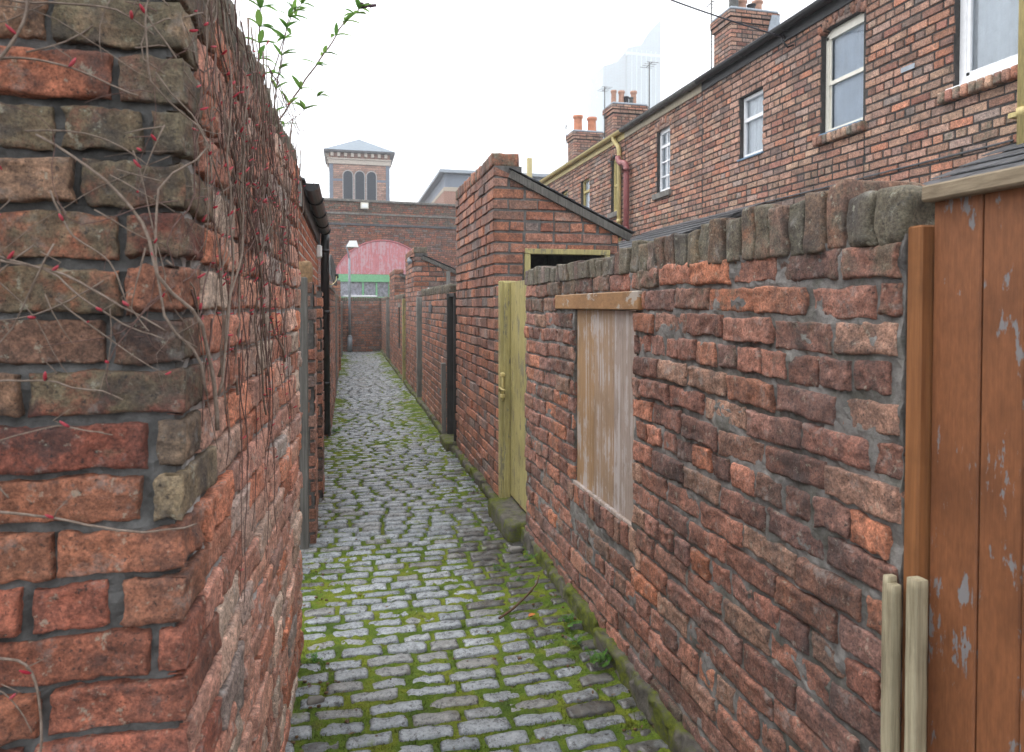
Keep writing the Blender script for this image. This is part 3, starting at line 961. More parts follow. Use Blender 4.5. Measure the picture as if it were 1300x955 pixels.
def branch(P, r, flower=False, dens=1.0, big=1.0):
    P = np.array(P, float)
    Q = []
    for i in range(len(P) - 1):
        for t in np.linspace(0, 1, 8)[:-1]:
            Q.append(P[i] * (1 - t) + P[i + 1] * t)
    Q.append(P[-1]); Q = np.array(Q)
    Q[1:-1] = Q[1:-1] + vec_noise(Q[1:-1], 20, 7) * .006
    bm_ = MB(); tube(bm_, Q, np.linspace(r, r * .4, len(Q)), 6); bm_.build('branch', M['old_stem'], sh)
    k = 3
    while k < len(Q):
        t = k / len(Q)
        d = Q[min(k + 1, len(Q) - 1)] - Q[k - 1]; d /= np.linalg.norm(d)
        az = random.uniform(0, 6.28)
        for j in range(int(3 + 3 * t)):
            a = az + j * 2.1 + random.uniform(-.4, .4)
            side = np.array((math.cos(a), math.sin(a), .15))
            leaf(lv, Q[k], d * random.uniform(.2, .8) + side * random.uniform(.5, 1), random.uniform(.035, .062) * big, random.uniform(.013, .02) * big, droop=random.uniform(.1, .6))
        k += max(2, int(random.uniform(2, 4) / dens))
    if flower:
        d = Q[-1] - Q[-3]; d /= np.linalg.norm(d); d = d * .5 + np.array((.8, 0, -.25)); d /= np.linalg.norm(d)
        fl = MB()
        for i in range(70):
            t = random.random()
            c = Q[-1] + d * .055 * t + np.array([random.gauss(0, .004 * (1.2 - t)) for _ in range(3)])
            rbox(fl, c, (.0045, .004, .004), .003, res=(2, 2, 2), namp=.001, nfreq=200)
        fl.build('flower_spike', M['flower'], sh)
branch([(-.28, 2.72, 1.95), (-.245, 2.7, 2.18), (-.11, 2.7, 2.4), (-.01, 2.7, 2.56), (.055, 2.68, 2.625)], .004, True, 1.0)
branch([(-.29, 2.72, 1.98), (-.255, 2.7, 2.3), (-.225, 2.7, 2.47), (-.19, 2.7, 2.6)], .0035, False, 1.1)
branch([(-.36, 2.6, 2.0), (-.3, 2.58, 2.3), (-.29, 2.56, 2.5), (-.31, 2.55, 2.7)], .004, False, 1.5, 1.35)
branch([(-.3, 2.75, 1.98), (-.23, 2.72, 2.17), (-.16, 2.7, 2.215), (-.105, 2.7, 2.28)], .002, False, .45)
branch([(-.4, 2.9, 2.0), (-.28, 2.85, 2.4), (-.2, 2.8, 2.62), (-.12, 2.78, 2.71)], .003, True, .7)
for i in range(9):          # bare trailing shoots
    y0 = random.uniform(1.9, 2.9)
    P = [(-.2, y0, 2.12)]
    for j in range(5):
        P.append((P[-1][0] + random.uniform(.005, .03), P[-1][1] + random.uniform(-.03, .05), P[-1][2] + random.uniform(-.07, .05)))
    bm_ = MB(); tube(bm_, P, np.linspace(.0014, .0005, 6), 5); bm_.build('branch', M['old_stem'], sh)
lv.build('foliage', M['leaf'], sh)

# ------------------------------------------------------------------ walls of middle distance
def wall_y(name, label, cat, x, y0, y1, z1, face=-1, thick=.215, seed=0, z0=-.02, mats=('brick_shed', 'mortar_shed'), cop=True, copm='coping', holes=(), dirt=None,
           endface=True, fine=False, wav=0.0, group=None, gauge=.083, prot=.008, farend=False):
    """free-standing wall along y; face=-1: visible face looks to -x (right side), +1 looks to +x (left side)"""
    o = thing(name, label, cat, (x, y0, 0), group)
    N = (face, 0, 0)
    mb = MB()
    hs = [(a - y0, b - y0, c, d) for a, b, c, d in holes]
    hb = .105 if cop else 0
    L = y1 - y0
    panel(mb, (x, y0), U_Y, N, L, z0, z1 - hb, seed=seed, holes=hs, dirt=dirt or (lambda s, z: .05 + max(0, (z - z1 + .6)) * .7), fine=fine, q0=(seed + 3) if endface else False, wav=wav, gauge=gauge, prot=prot)
    core(mb, (x, y0), U_Y, N, L, z0 - .03, z1 - hb, thick, holes=hs, m=1)
    if endface:
        xa = x if face < 0 else x - thick
        panel(mb, (xa, y0), (1, 0, 0), (0, -1, 0), thick, z0, z1 - hb, seed=seed + 50, q0=(seed + 3) if face < 0 else False, q1=(seed + 3) if face > 0 else False, first=2, gauge=gauge, prot=prot,
              dirt=dirt or (lambda s, z: .05 + max(0, (z - z1 + .6)) * .7))
    mb.displace(14, .0035, seed)
    mb.build('brickwork', [M[mats[0]], M[mats[1]]], o)
    if cop:
        mb = MB()
        coping(mb, (x, y0), U_Y, N, L, z1 - hb - .003, .105, thick + .01, seed=seed, over=.01)
        mb.build('coping', M[copm], o)
    return o

# ---- right foreground wall with the boarded hatch
nw = thing('brick_wall', 'weathered plum brick yard wall with a beige boarded hatch, on the right', 'wall', (XR, 1.15, 0))
Y0, Y1 = 1.15, 4.14
hatch = (2.475 - Y0, 3.2 - Y0, .62, 1.475)
lint = (2.40 - Y0, 3.48 - Y0, 1.47, 1.545)
def copz(s): return .018 * math.sin(s * 2.1 + .6) + (-.015 if s > 1.2 else .0) + .02 * max(0, 1 - s / .5)
zc0 = 1.625
def dirt_nw(s, z): return .06 + max(0, (z - 1.2)) * 1.15 + max(0, .2 - z) * 2.5
mb = MB()
panel(mb, (XR, Y0), U_Y, N_XM, Y1 - Y0, .04, zc0, gauge=.0835, blen=.232, joint=.014, prot=.009, bev=.007, deep=.009, fine=True, nseg=(15, 7),
      holes=[hatch, lint, (2.44 - Y0, 3.24 - Y0, .5, .62)], bond='garden', seed=31, jit=.006, dirt=dirt_nw, tilt=.006, wav=.008)
core(mb, (XR, Y0), U_Y, N_XM, Y1 - Y0, -.05, zc0 + .01, .215, holes=[hatch], grid=.014, amp=.0065, m=1, seed=14)
rg = random.Random(5)
s = 2.445
while s < 3.23:       # brick on edge below the hatch
    w = rg.uniform(.068, .082)
    one_brick(mb, np.array((XR, Y0, 0.)), np.array(U_Y, float), np.array(N_XM, float), s - Y0, s + w - .012 - Y0, .51 + rg.uniform(-.008, .008), .61 + rg.uniform(-.006, .006),
              .013, .01, .009, True, (2, 4), (rg.random(), rg.uniform(0, .4), rg.random()), 0, None, tilt=(rg.uniform(-.004, .004), 0, rg.uniform(-.006, .006)), flip=True)
    s += w
# end towards the yellow door
panel(mb, (XR, Y1), (1, 0, 0), (0, 1, 0), .215, .04, zc0, seed=77, fine=False)
for i, V in enumerate(mb.V):
    mb.V[i] = V + vec_noise(V, 12, 18) * .005 + vec_noise(V, 40, 19) * .0042 + vec_noise(V, 95, 23) * .0024
mb.build('brickwork', [M['brick_near_right'], M['mortar_near']], nw)
mb = MB()
coping(mb, (XR, Y0 + .16), U_Y, N_XM, Y1 - Y0 - .16, zc0 - .01, .112, .235, step=.078, seed=8, over=.012, jit=.014, res=(8, 12, 13), r=.006, namp=.0065, dirt=(.3, .95), ztop=copz)
# the cement hump over the end of the coping
for (cy, hy, cz, hz) in ((1.265, .05, 1.668, .062), (1.178, .04, 1.672, .066)):
    rbox(mb, (XR + .1, cy, cz), (.122, hy, hz), .025, res=(12, 9, 9), a=(.55, .9, .4), namp=.014, nfreq=24, m=0)
mb.build('coping', [M['coping'], M['stone']], nw)
# hatch board, its head shadow gap and the painted lintel
mb = MB()
for k in range(3):
    a, b = 2.478 + k * .2407, 2.478 + (k + 1) * .2407 - .0012
    box(mb, (XR + .012, a, .622), (XR + .034, b, 1.47), .0015, a=(.55 - k / 4, 0, .5))
mb.build('hatch_board', M['beige_board'], nw)
mb = MB()
box(mb, (XR - .006, 2.47, .606), (XR + .012, 3.205, .625), .003)
mb.build('hatch_bead', M['beige_board'], nw)
mb = MB()
box(mb, (XR - .02, 2.405, 1.472), (XR + .13, 3.475, 1.546), .004)
mb.displace(9, .003, 4)
mb.build('lintel', M['lintel_paint'], nw)
# mossy footing
mb = MB()
y = 1.1
rg = random.Random(9)
while y < 4.2:
    ln = rg.uniform(.25, .5)
    rbox(mb, (XR + .004 + rg.uniform(-.01, .01), y + ln / 2, .03), (.04, ln / 2 + .005, .06 + rg.uniform(-.02, .015)), .014, res=(7, 26, 7), namp=.016, nfreq=26, seed=6)
    y += ln
mb.build('footing', M['footing'], nw)

# ---- orange gate at the right edge
gt = thing('gate', 'flaking orange plank gate with a brown post at the right foreground', 'gate', (1.11, 1.1, 0))
pl = MB()
yb = [1.107, 1.001, .918, .8, .67, .55, .43, .31, .19]
for k in range(len(yb) - 1):
    box(pl, (1.112 + .0015 * (k % 2), yb[k + 1] + .0012, .03), (1.137, yb[k] - .0012, 1.695), .003, a=(k / 8, 0, .5))
pl.build('plank', M['orange_paint'], gt)
mb = MB()
for z in (.3, 1.45):
    mb = MB(); box(mb, (1.138, .19, z), (1.175, 1.09, z + .1), .004); mb.build('rail', M['orange_paint'], gt)
mb = MB(); box(mb, (1.085, .15, 1.692), (1.19, 1.112, 1.724), .004); mb.displace(8, .004, 2)
mb.build('cap_board', M['plank_cap'], gt)
mb = MB(); box(mb, (1.09, 1.11, -.02), (1.16, 1.147, 1.648), .004); mb.displace(3, .004, 2)
mb.build('post', M['brown_wood'], gt)
for (a, b, zt_, x0, d, nm) in ((1.125, 1.158, .955, 1.045, .03, 'pale timber stub with a mossy split top, left one below the brown gate post'), (1.072, 1.098, .975, 1.05, .03, 'pale timber stub cleanly cut at the top, right one below the brown gate post')):
    mb = MB()
    if a > 1.1:
        rbox(mb, (x0 + .012, a + .008, zt_ / 2 - .02), (.012, .0085, zt_ / 2), .003, res=(4, 4, 40), namp=.0012, nfreq=30)
        rbox(mb, (x0 + .016, a + .0245, zt_ / 2 - .008), (.012, .0075, zt_ / 2), .003, res=(4, 4, 40), namp=.0016, nfreq=34)
    else:
        rbox(mb, (x0 + d / 2, (a + b) / 2, zt_ / 2 - .01), (d / 2, (b - a) / 2, zt_ / 2), .003, res=(5, 5, 40), namp=.001, nfreq=30)
    o = mb.build('timber_stub', M['pale_wood']); tag(o, nm, 'timber', 'pale timber stubs by the orange gate')

# ---- yellow door
yd = thing('yard_door', 'mustard yellow plank door with a rusty bolt, between hatch wall and tall outhouse', 'door', (1.11, 4.15, .12))
mb = MB()
for k in range(4):
    box(mb, (1.118, 4.15 + k * .139, .15), (1.15, 4.15 + (k + 1) * .139 - .0015, 1.655), .002)
mb.build('plank', M['yellow_paint'], yd)
mb = MB(); box(mb, (1.05, 4.71, .02), (1.16, 4.775, 1.665), .004)
box(mb, (1.075, 4.685, .1), (1.117, 4.709, 1.655), .003)
mb.build('door_frame', M['yellow_paint'], yd)
mb = MB()
tube(mb, [(1.06, 4.68, .82), (1.06, 4.68, 1.02)], .008, 8)
tube(mb, [(1.064, 4.62, .9), (1.05, 4.66, .9), (1.045, 4.7, .91), (1.044, 4.72, .88)], .006, 8)
for z in (.84, .99): box(mb, (1.046, 4.665, z), (1.076, 4.7, z + .025), .003)
mb.build('bolt', M['cream_paint'], yd)
mb = MB(); rbox(mb, (1.06, 4.45, .05), (.09, .33, .075), .02, res=(5, 10, 5), namp=.012, nfreq=14)
mb.build('doorstep', M['footing'], yd)

# ---- outhouses with a parapet on the alley and a lean-to roof falling to the yard
def outhouse(label, y0, y1, ztop, xe, zr0, zr1, seed, low0, low1, door=True, pier=.11, cls='outhouse'):
    o = thing('outhouse', label, cls, (XR, y0, 0))
    slope = (zr1 - zr0) / (xe - XR - pier)
    mb = MB()
    Lf = y1 - y0
    panel(mb, (XR, y0), U_Y, N_XM, Lf, -.02, ztop - .1, seed=seed, q0=seed + 3, prot=.01, jit=.006, bev=.005, tilt=.006, dirt=lambda s, z: .0 + max(0, z - ztop + .3) * 1.6 + max(0, .25 - z) * 1.2)
    core(mb, (XR, y0), U_Y, N_XM, Lf, -.05, ztop - .1, .215, m=1)
    W = xe - XR
    top = lambda s: np.where(np.asarray(s) < pier, ztop - .1, zr0 + slope * (np.asarray(s) - pier))
    holes = [(.235, .235 + .7, 0.02, 1.93)] if door else []
    panel(mb, (XR, y0), (1, 0, 0), (0, -1, 0), W, -.02, ztop - .1, seed=seed + 40, q0=seed + 3, first=2, top=top, holes=holes, prot=.009, jit=.004)
    core(mb, (XR, y0), (1, 0, 0), (0, -1, 0), W, -.05, ztop - .1, .2, holes=holes, top=top, m=1)
    panel(mb, (xe, y0), U_Y, N_XP, Lf, -.02, zr1 - .02, seed=seed + 60)
    core(mb, (xe, y0 + .2), U_Y, N_XP, Lf - .2, -.05, zr1 - .02, .11, m=1)
    top2 = lambda s: np.where(np.asarray(s) < pier, ztop - .1, zr0 + slope * (np.asarray(s) - pier))
    core(mb, (XR, y1), (1, 0, 0), (0, 1, 0), W, -.05, ztop - .1, .2, top=top2, m=1)
    mb.displace(13, .004, seed)
    mb.build('brickwork', [M['brick_shed'], M['mortar_shed']], o)
    mb = MB()
    coping(mb, (XR, y0), U_Y, N_XM, Lf, ztop - .103, .105, .215, seed=seed, over=.012, jit=.006, dirt=(.1, .75), res=(3, 6, 4), r=.007)
    mb.build('coping', M['brick_shed'], o)
    # roof: courses of slates on a slab
    mb = MB()
    xa, za = XR + pier + .005, zr0 + .0
    xb = xe + .09; zb = zr0 + slope * (xb - XR - pier)
    prism(mb, [(xa, y0 + .02, za + .012), (xb, y0 + .02, zb + .012), (xb, y0 + .02, zb + .03), (xa, y0 + .02, za + .03)], (0, y1 - y0 - .03, 0))
    n = max(3, int((xb - xa) / .14))
    rgs = random.Random(seed)
    for i in range(n):
        t0, t1 = i / n, (i + 1) / n + .1
        y = y0 - .045
        while y < y1:
            w = .2 + rgs.uniform(-.02, .02)
            xx0, xx1 = xa + (xb - xa) * t0, xa + (xb - xa) * min(t1, 1.04)
            z0_, z1_ = za + slope * (xx0 - xa), za + slope * (xx1 - xa)
            prism(mb, [(xx0, y, z0_ + .033), (xx1, y, z1_ + .041 + rgs.uniform(0, .005)), (xx1, y, z1_ + .047), (xx0, y, z0_ + .037)], (0, w - .004, 0))
            y += w
    mb.build('roof', M['slate'], o)
    mb = MB()
    e = np.array((xb - xa, 0, zb - za)); L = np.linalg.norm(e)
    bar(mb, (xa, y0 - .028, za - .012), (xb, y0 - .028, zb - .012), .028, .06)
    mb.build('bargeboard', M['barge_wood'], o)
    if door:
        mb = MB()
        a, b = XR + .237, XR + .933
        for (p, q) in (((a, y0 - .022, .02), (a + .045, y0 + .06, 1.885)), ((b - .045, y0 - .022, .02), (b, y0 + .06, 1.885)), ((a, y0 - .022, 1.887), (b, y0 + .06, 1.928))):
            box(mb, p, q, .003)
        mb.build('door_frame', M['yellow_paint'], o)
    if low0 is not None:
        mb = MB()
        panel(mb, (XR, low0), U_Y, N_XM, y0 - low0 - .002, -.02, low1, seed=seed + 80, q0=seed + 83)
        core(mb, (XR, low0), U_Y, N_XM, y0 - low0 - .012, -.05, low1, .2, m=1)
        panel(mb, (XR, low0), (1, 0, 0), (0, -1, 0), .2, -.02, low1, seed=seed + 81, q0=seed + 83, first=2)
        mb.displace(13, .003, seed)
        mb.build('brick_stub', [M['brick_shed'], M['mortar_shed']], o)
    return o
outhouse('tall brick outhouse with a slate lean-to roof, nearest on the right behind the yellow door', 5.1, 6.92, 2.655, 2.1, 2.5, 2.08, 101, 4.79, 1.62)
outhouse('middle brick outhouse along the lane, with a camera high on its corner', 11.4, 13.2, 2.46, 1.82, 2.3, 2.04, 202, 10.78, 1.7, door=False)
outhouse('small farthest brick outhouse beside the red and green front, on the right', 16.3, 18.3, 2.34, 1.95, 2.22, 1.95, 303, None, None, door=False)

# footing along the right side of the lane beyond the yellow door
mb = MB()
y = 4.8; rg = random.Random(19)
while y < 22.6:
    ln = rg.uniform(.3, .7)
    rbox(mb, (XR - .01 + rg.uniform(-.01, .01), y + ln / 2, .01), (.045, ln / 2 + .004, .055 + rg.uniform(-.02, .015)), .014, res=(5, 16, 5), namp=.012, nfreq=24, seed=6)
    y += ln
tag(mb.build('kerb', M['footing']), 'low mossy stone kerb along the foot of the right hand walls', kind='structure')

# ---- dark door, low wall with a vent, posts and gates further along
dd = thing('yard_door', 'blackened timber door with a grey stub post, beyond the tall outhouse', 'door', (XR, 6.93, 0))
mb = MB()
for k in range(3): box(mb, (1.125, 6.97 + k * .125, .1), (1.15, 6.97 + (k + 1) * .125 - .003, 1.58), .002)
mb.build('plank', M['dark_wood'], dd)
mb = MB()
box(mb, (1.06, 6.93, .05), (1.16, 6.968, 1.62), .003); box(mb, (1.05, 7.347, .05), (1.16, 7.40, 1.62), .003); box(mb, (1.07, 6.97, 1.585), (1.16, 7.345, 1.62), .003)
mb.build('door_frame', M['dark_wood'], dd)
mb = MB(); box(mb, (1.0, 7.41, 0), (1.048, 7.47, .86), .006); mb.displace(9, .006, 1)
mb.build('stub_post', M['grey_wood'], dd)
mb = MB(); rbox(mb, (1.06, 7.16, .03), (.09, .26, .06), .02, res=(5, 8, 4), namp=.012, nfreq=14)
mb.build('doorstep', M['footing'], dd)

o = wall_y('brick_wall', 'low sooty brick wall with a dark vent block, after the blackened door', 'wall', XR, 7.42, 10.25, 1.73, seed=41)
mb = MB(); box(mb, (XR - .022, 8.95, 1.4), (XR + .02, 9.25, 1.5), .004)
mb.build('vent_block', M['slate'], o)

def post(mb, x0, x1, y0, y1, z): box(mb, (x0, y0, -.02), (x1, y1, z), .004)
g3 = thing('yard_gate', 'grey weathered timber gate and post before the middle outhouse', 'gate', (XR, 10.3, 0))
mb = MB(); post(mb, 1.05, 1.15, 10.64, 10.75, 1.62); mb.build('post', M['grey_wood'], g3)
mb = MB()
for k in range(3): box(mb, (1.13, 10.27 + k * .123, .08), (1.155, 10.27 + (k + 1) * .123 - .003, 1.58), .002)
mb.build('plank', M['grey_wood'], g3)

cam = thing('security_camera', 'small dark security camera on the corner of the middle outhouse', 'camera', (1.05, 11.6, 2.25))
mb = MB(); tube(mb, [(1.09, 11.62, 2.3), (1.03, 11.62, 2.3), (1.02, 11.6, 2.27)], .012, 8); mb.build('bracket', M['black_plastic'], cam)
mb = MB(); tube(mb, [(1.03, 11.72, 2.27), (1.01, 11.45, 2.22)], .04, 12); mb.build('housing', M['black_plastic'], cam)
mb = MB(); tube(mb, [(1.0105, 11.452, 2.2203), (1.0095, 11.437, 2.217)], .043, 12); mb.build('hood', M['galv'], cam)
wb_ = MB(); box(wb_, (1.3, 11.33, 1.735), (1.9, 11.38, 1.785), .004)
tag(wb_.build('white_board', M['white_frame']), 'white horizontal board just above the sooty low wall by the middle outhouse', 'board')
wp = MB(); box(wp, (1.6, 11.25, 1.5), (1.66, 11.31, 2.06), .004)
tag(wp.build('timber_post', M['grey_wood']), 'pale grey upright post under the eave of the middle outhouse', 'post')

g4 = thing('yard_gate', 'yellow painted gate and post beyond the middle outhouse', 'gate', (XR, 13.25, 0))
mb = MB(); post(mb, 1.03, 1.13, 13.24, 13.36, 1.62); mb.build('post', M['yellow_paint'], g4)
mb = MB()
for k in range(4): box(mb, (1.12, 13.37 + k * .125, .08), (1.145, 13.37 + (k + 1) * .125 - .003, 1.55), .002)
mb.build('plank', M['yellow_paint'], g4)
o = wall_y('brick_wall', 'brick wall with a narrow boarded slot, between yellow post and farthest outhouse', 'wall', XR, 13.9, 16.28, 1.72, seed=51, holes=[(14.6, 15.1, .55, 1.45)])
mb = MB(); box(mb, (XR + .03, 14.6, .55), (XR + .05, 15.1, 1.45), .003); mb.build('slot_board', M['brown_wood'], o)
mb = MB(); box(mb, (XR - .012, 14.5, 1.45), (XR + .1, 15.2, 1.54), .003); mb.build('lintel', M['stone'], o)
g5 = thing('yard_gate', 'faded red gate with grey post near the end of the lane', 'gate', (XR, 18.35, 0))
mb = MB(); post(mb, 1.05, 1.14, 18.33, 18.43, 1.65); mb.build('post', M['grey_wood'], g5)
mb = MB(); post(mb, 1.05, 1.14, 19.3, 19.4, 1.65); mb.build('post', M['grey_wood'], g5)
mb = MB()
for k in range(6): box(mb, (1.1, 18.44 + k * .142, .08), (1.125, 18.44 + (k + 1) * .142 - .003, 1.58), .002)
mb.build('plank', paint_mat('dull_red_paint', (.22, .06, .05), dirt=.4), g5)
wall_y('brick_wall', 'last stretch of brick wall on the right, up to the end wall', 'wall', XR, 19.41, 22.77, 1.74, seed=61)

# ---- end wall
ew = thing('brick_wall', 'brick wall with upright coping bricks closing the far end of the lane', 'wall', (.5, 22.8, 0))
mb = MB()
panel(mb, (-.6, 22.8), (1, 0, 0), (0, -1, 0), 2.1, -.02, 1.65, seed=71)
core(mb, (-.6, 22.8), (1, 0, 0), (0, -1, 0), 2.1, -.05, 1.65, .22, m=1)
mb.build('brickwork', [M['brick_shed'], M['mortar_shed']], ew)
mb = MB(); coping(mb, (-.6, 22.8), (1, 0, 0), (0, -1, 0), 2.1, 1.647, .11, .24, seed=72, jit=.006, res=(2, 3, 3))
mb.build('coping', M['coping'], ew)
ls = thing('lamp_post', 'thin grey street lamp with a white lantern at the end wall', 'street lamp', (.07, 22.5, 0))
mb = MB(); tube(mb, [(.07, 22.5, 0), (.07, 22.5, .48)], .08, 14); tube(mb, [(.07, 22.5, .48), (.07, 22.5, .54)], [.08, .045], 14); mb.build('base', M['galv'], ls)
mb = MB(); tube(mb, [(.07, 22.5, .5), (.07, 22.5, 2.2), (.07, 22.5, 3.0)], [.044, .04, .036], 12)
tube(mb, [(.07, 22.5, 2.95), (.03, 22.5, 3.2), (-.02, 22.5, 3.38), (.04, 22.5, 3.46)], .026, 10); mb.build('pole', M['galv'], ls)
mb = MB()
prism(mb, [(-.02, 22.4, 3.36), (.36, 22.4, 3.36), (.3, 22.42, 3.56), (.07, 22.42, 3.56)], (0, .2, 0)); mb.build('lantern', M['lamp_white'], ls)

# ---- left side beyond the foreground wall
LX = -.2
gp = thing('gateway', 'grey timber gatepost and brick jamb topped by a rough stone block, on the left', 'gateway', (LX, 4.3, 0))
mb = MB(); box(mb, (-.285, 4.285, -.02), (-.236, 4.37, 1.66), .004); mb.build('post', M['barge_wood'], gp)
mb = MB()
for (ya, yb_, zz, sd, xr) in ((4.42, 4.75, 1.62, 81, -.205), (5.42, 5.7, 1.6, 82, -.195)):
    panel(mb, (xr - .24, ya), (1, 0, 0), (0, -1, 0), .24, -.02, zz, seed=sd, q1=sd)
    core(mb, (xr - .24, ya), (1, 0, 0), (0, -1, 0), .24, -.05, zz, yb_ - ya, m=1)
    panel(mb, (xr, ya), U_Y, N_XP, yb_ - ya, -.02, zz, seed=sd + 5, q0=sd, first=2)
mb.build('jamb', [M['brick_shed'], M['mortar_shed']], gp)
mb = MB(); rbox(mb, (-.305, 4.55, 1.69), (.085, .14, .075), .02, res=(5, 6, 5), namp=.01, nfreq=20); mb.build('stone_block', plain('sandstone', (.24, .15, .08), .95, .5, sc_=40, bumpd=.006), gp)
mb = MB(); box(mb, (-.285, 5.34, -.02), (-.235, 5.4, 1.58), .004); mb.build('post', M['barge_wood'], gp)
ob = thing('outbuilding', 'smooth orange brick outbuilding with black gutter and downpipe, on the left', 'outbuilding', (-.32, 4.8, 0))
BX, BY0, BY1 = -.32, 4.8, 8.0
mb = MB()
kw = dict(gauge=.075, blen=.225, joint=.01, prot=.004, jit=.001, tilt=.001, bond='half')
panel(mb, (BX, BY0), U_Y, N_XP, BY1 - BY0, -.02, 2.2, seed=95, q0=96, **kw)
core(mb, (BX, BY0), U_Y, N_XP, BY1 - BY0, -.05, 2.2, .2, m=1)
panel(mb, (BX - 2.2, BY0), (1, 0, 0), (0, -1, 0), 2.2, .0, 2.2, seed=96, q1=96, first=1, **kw)
core(mb, (BX - 2.2, BY0), (1, 0, 0), (0, -1, 0), 2.195, -.05, 2.2, .2, m=1)
core(mb, (BX - 2.2, BY1), (1, 0, 0), (0, 1, 0), 2.195, -.05, 2.2, .2, m=1)
mb.build('wall', [M['brick_new'], M['mortar_new']], ob)
mb = MB()
prism(mb, [(BX + .0, BY0 - .02, 2.31), (BX - 2.2, BY0 - .02, 3.0), (BX - 2.2, BY0 - .02, 3.04), (BX + .025, BY0 - .02, 2.325)], (0, BY1 - BY0 + .04, 0))
for i in range(9):
    x0 = BX + .05 - i * .25
    prism(mb, [(x0, BY0 - .05, 2.335 + i * .079), (x0 - .29, BY0 - .05, 2.345 + (i + 1) * .079 + .013), (x0 - .29, BY0 - .05, 2.337 + (i + 1) * .079 + .013), (x0, BY0 - .05, 2.322 + i * .079)], (0, BY1 - BY0 + .1, 0))
mb.build('roof', M['slate'], ob)
mb = MB(); box(mb, (BX + .008, BY0 + .0, 2.17), (BX + .028, BY1, 2.3), .003); mb.build('fascia', M['black_paint'], ob)
mb = MB(); box(mb, (BX - .03, BY0 - .04, 2.15), (BX + .03, BY0 - .014, 2.315), .003); mb.build('bargeboard', M['grey_wood'], ob)
def gutter(mb, x, y0, y1, z, r, n=9, th=.004, side=1):
    an = np.linspace(math.pi, 2 * math.pi, n)
    out = np.stack([x + r * np.cos(an), z + r * np.sin(an)], 1); inn = np.stack([x + (r - th) * np.cos(an), z + (r - th) * np.sin(an)], 1)
    pr = np.concatenate([out, inn[::-1]])
    k = len(pr)
    V = np.concatenate([np.stack([pr[:, 0], np.full(k, y0), pr[:, 1]], 1), np.stack([pr[:, 0], np.full(k, y1), pr[:, 1]], 1)])
    mb.add(V, [(i, (i + 1) % k, k + (i + 1) % k, k + i) for i in range(k)], smooth=False)
    for y in (y0, y1):
        V = np.stack([out[:, 0], np.full(n, y), out[:, 1]], 1)
        mb.add(V, polys=[list(range(n))])
mb = MB(); gutter(mb, -.237, BY0 + .08, 8.05, 2.325, .055)
for y in (5.5, 6.3, 7.1, 7.75): tube(mb, [(-.237 + .06 * math.cos(a), y, 2.325 + .06 * math.sin(a)) for a in np.linspace(math.pi, 2 * math.pi, 9)], .008, 6)
mb.build('gutter', M['black_plastic'], ob)
mb = MB(); tube(mb, [(-.237, 7.9, 2.28), (-.237, 7.9, 2.2), (-.24, 7.9, 2.1), (-.24, 7.9, .05)], .048, 14)
for z in (.6, 1.4, 2.08): tube(mb, [(-.24, 7.9, z), (-.24, 7.9, z + .035)], .054, 14)
mb.build('downpipe', M['black_plastic'], ob)
mb = MB(); box(mb, (BX + .005, 7.5, 2.0), (BX + .06, 7.62, 2.13), .01); tag(mb.build('wall_light', M['lamp_white'], ob), 'small white fitting under the eave')

o = wall_y('brick_wall', 'red brick wall beyond the black downpipe, under the dark dish', 'wall', LX, 8.06, 11.6, 1.68, face=1, seed=111, cop=False)
mb = MB(); box(mb, (LX - .2, 8.06, 1.682), (LX + .02, 11.6, 1.72), .01); mb.displace(8, .006, 1); mb.build('coping', M['stone'], o)
g = thing('yard_gate', 'grey gate set in the left walls beyond the satellite dish', 'gate', (LX, 11.65, 0))
mb = MB(); post(mb, LX - .09, LX + .02, 11.62, 11.72, 1.62); mb.build('post', M['grey_wood'], g)
mb = MB(); post(mb, LX - .09, LX + .02, 12.5, 12.6, 1.62); mb.build('post', M['grey_wood'], g)
mb = MB()
for k in range(6): box(mb, (LX - .07, 11.73 + k * .127, .08), (LX - .045, 11.73 + (k + 1) * .127 - .003, 1.55), .002)
mb.build('plank', M['grey_wood'], g)
wall_y('brick_wall', 'brick wall on the left ending at a taller brick pier', 'wall', LX, 12.62, 16.2, 1.7, face=1, seed=121)
wall_y('brick_pier', 'taller orange brick pier on the left in front of the lamp post', 'pier', LX + .04, 16.22, 16.8, 2.08, face=1, thick=.3, seed=131, cop=False)
wall_y('brick_wall', 'last brick wall on the left before the lamp post', 'wall', LX, 16.82, 20.4, 1.62, face=1, seed=141)
g = thing('yard_gate', 'pale grey gate and posts on the left by the lamp post', 'gate', (LX, 20.5, 0))
mb = MB(); post(mb, LX - .06, LX + .06, 20.42, 20.54, 1.6); mb.build('post', M['grey_wood'], g)
mb = MB(); post(mb, LX - .09, LX + .02, 21.5, 21.6, 1.6); mb.build('post', M['grey_wood'], g)
mb = MB()
for k in range(7): box(mb, (LX - .07, 20.55 + k * .135, .08), (LX - .045, 20.55 + (k + 1) * .135 - .003, 1.55), .002)
mb.build('plank', M['grey_wood'], g)
wall_y('brick_wall', 'short piece of brick wall behind the lamp post on the left', 'wall', LX, 21.62, 22.77, 1.62, face=1, seed=151)

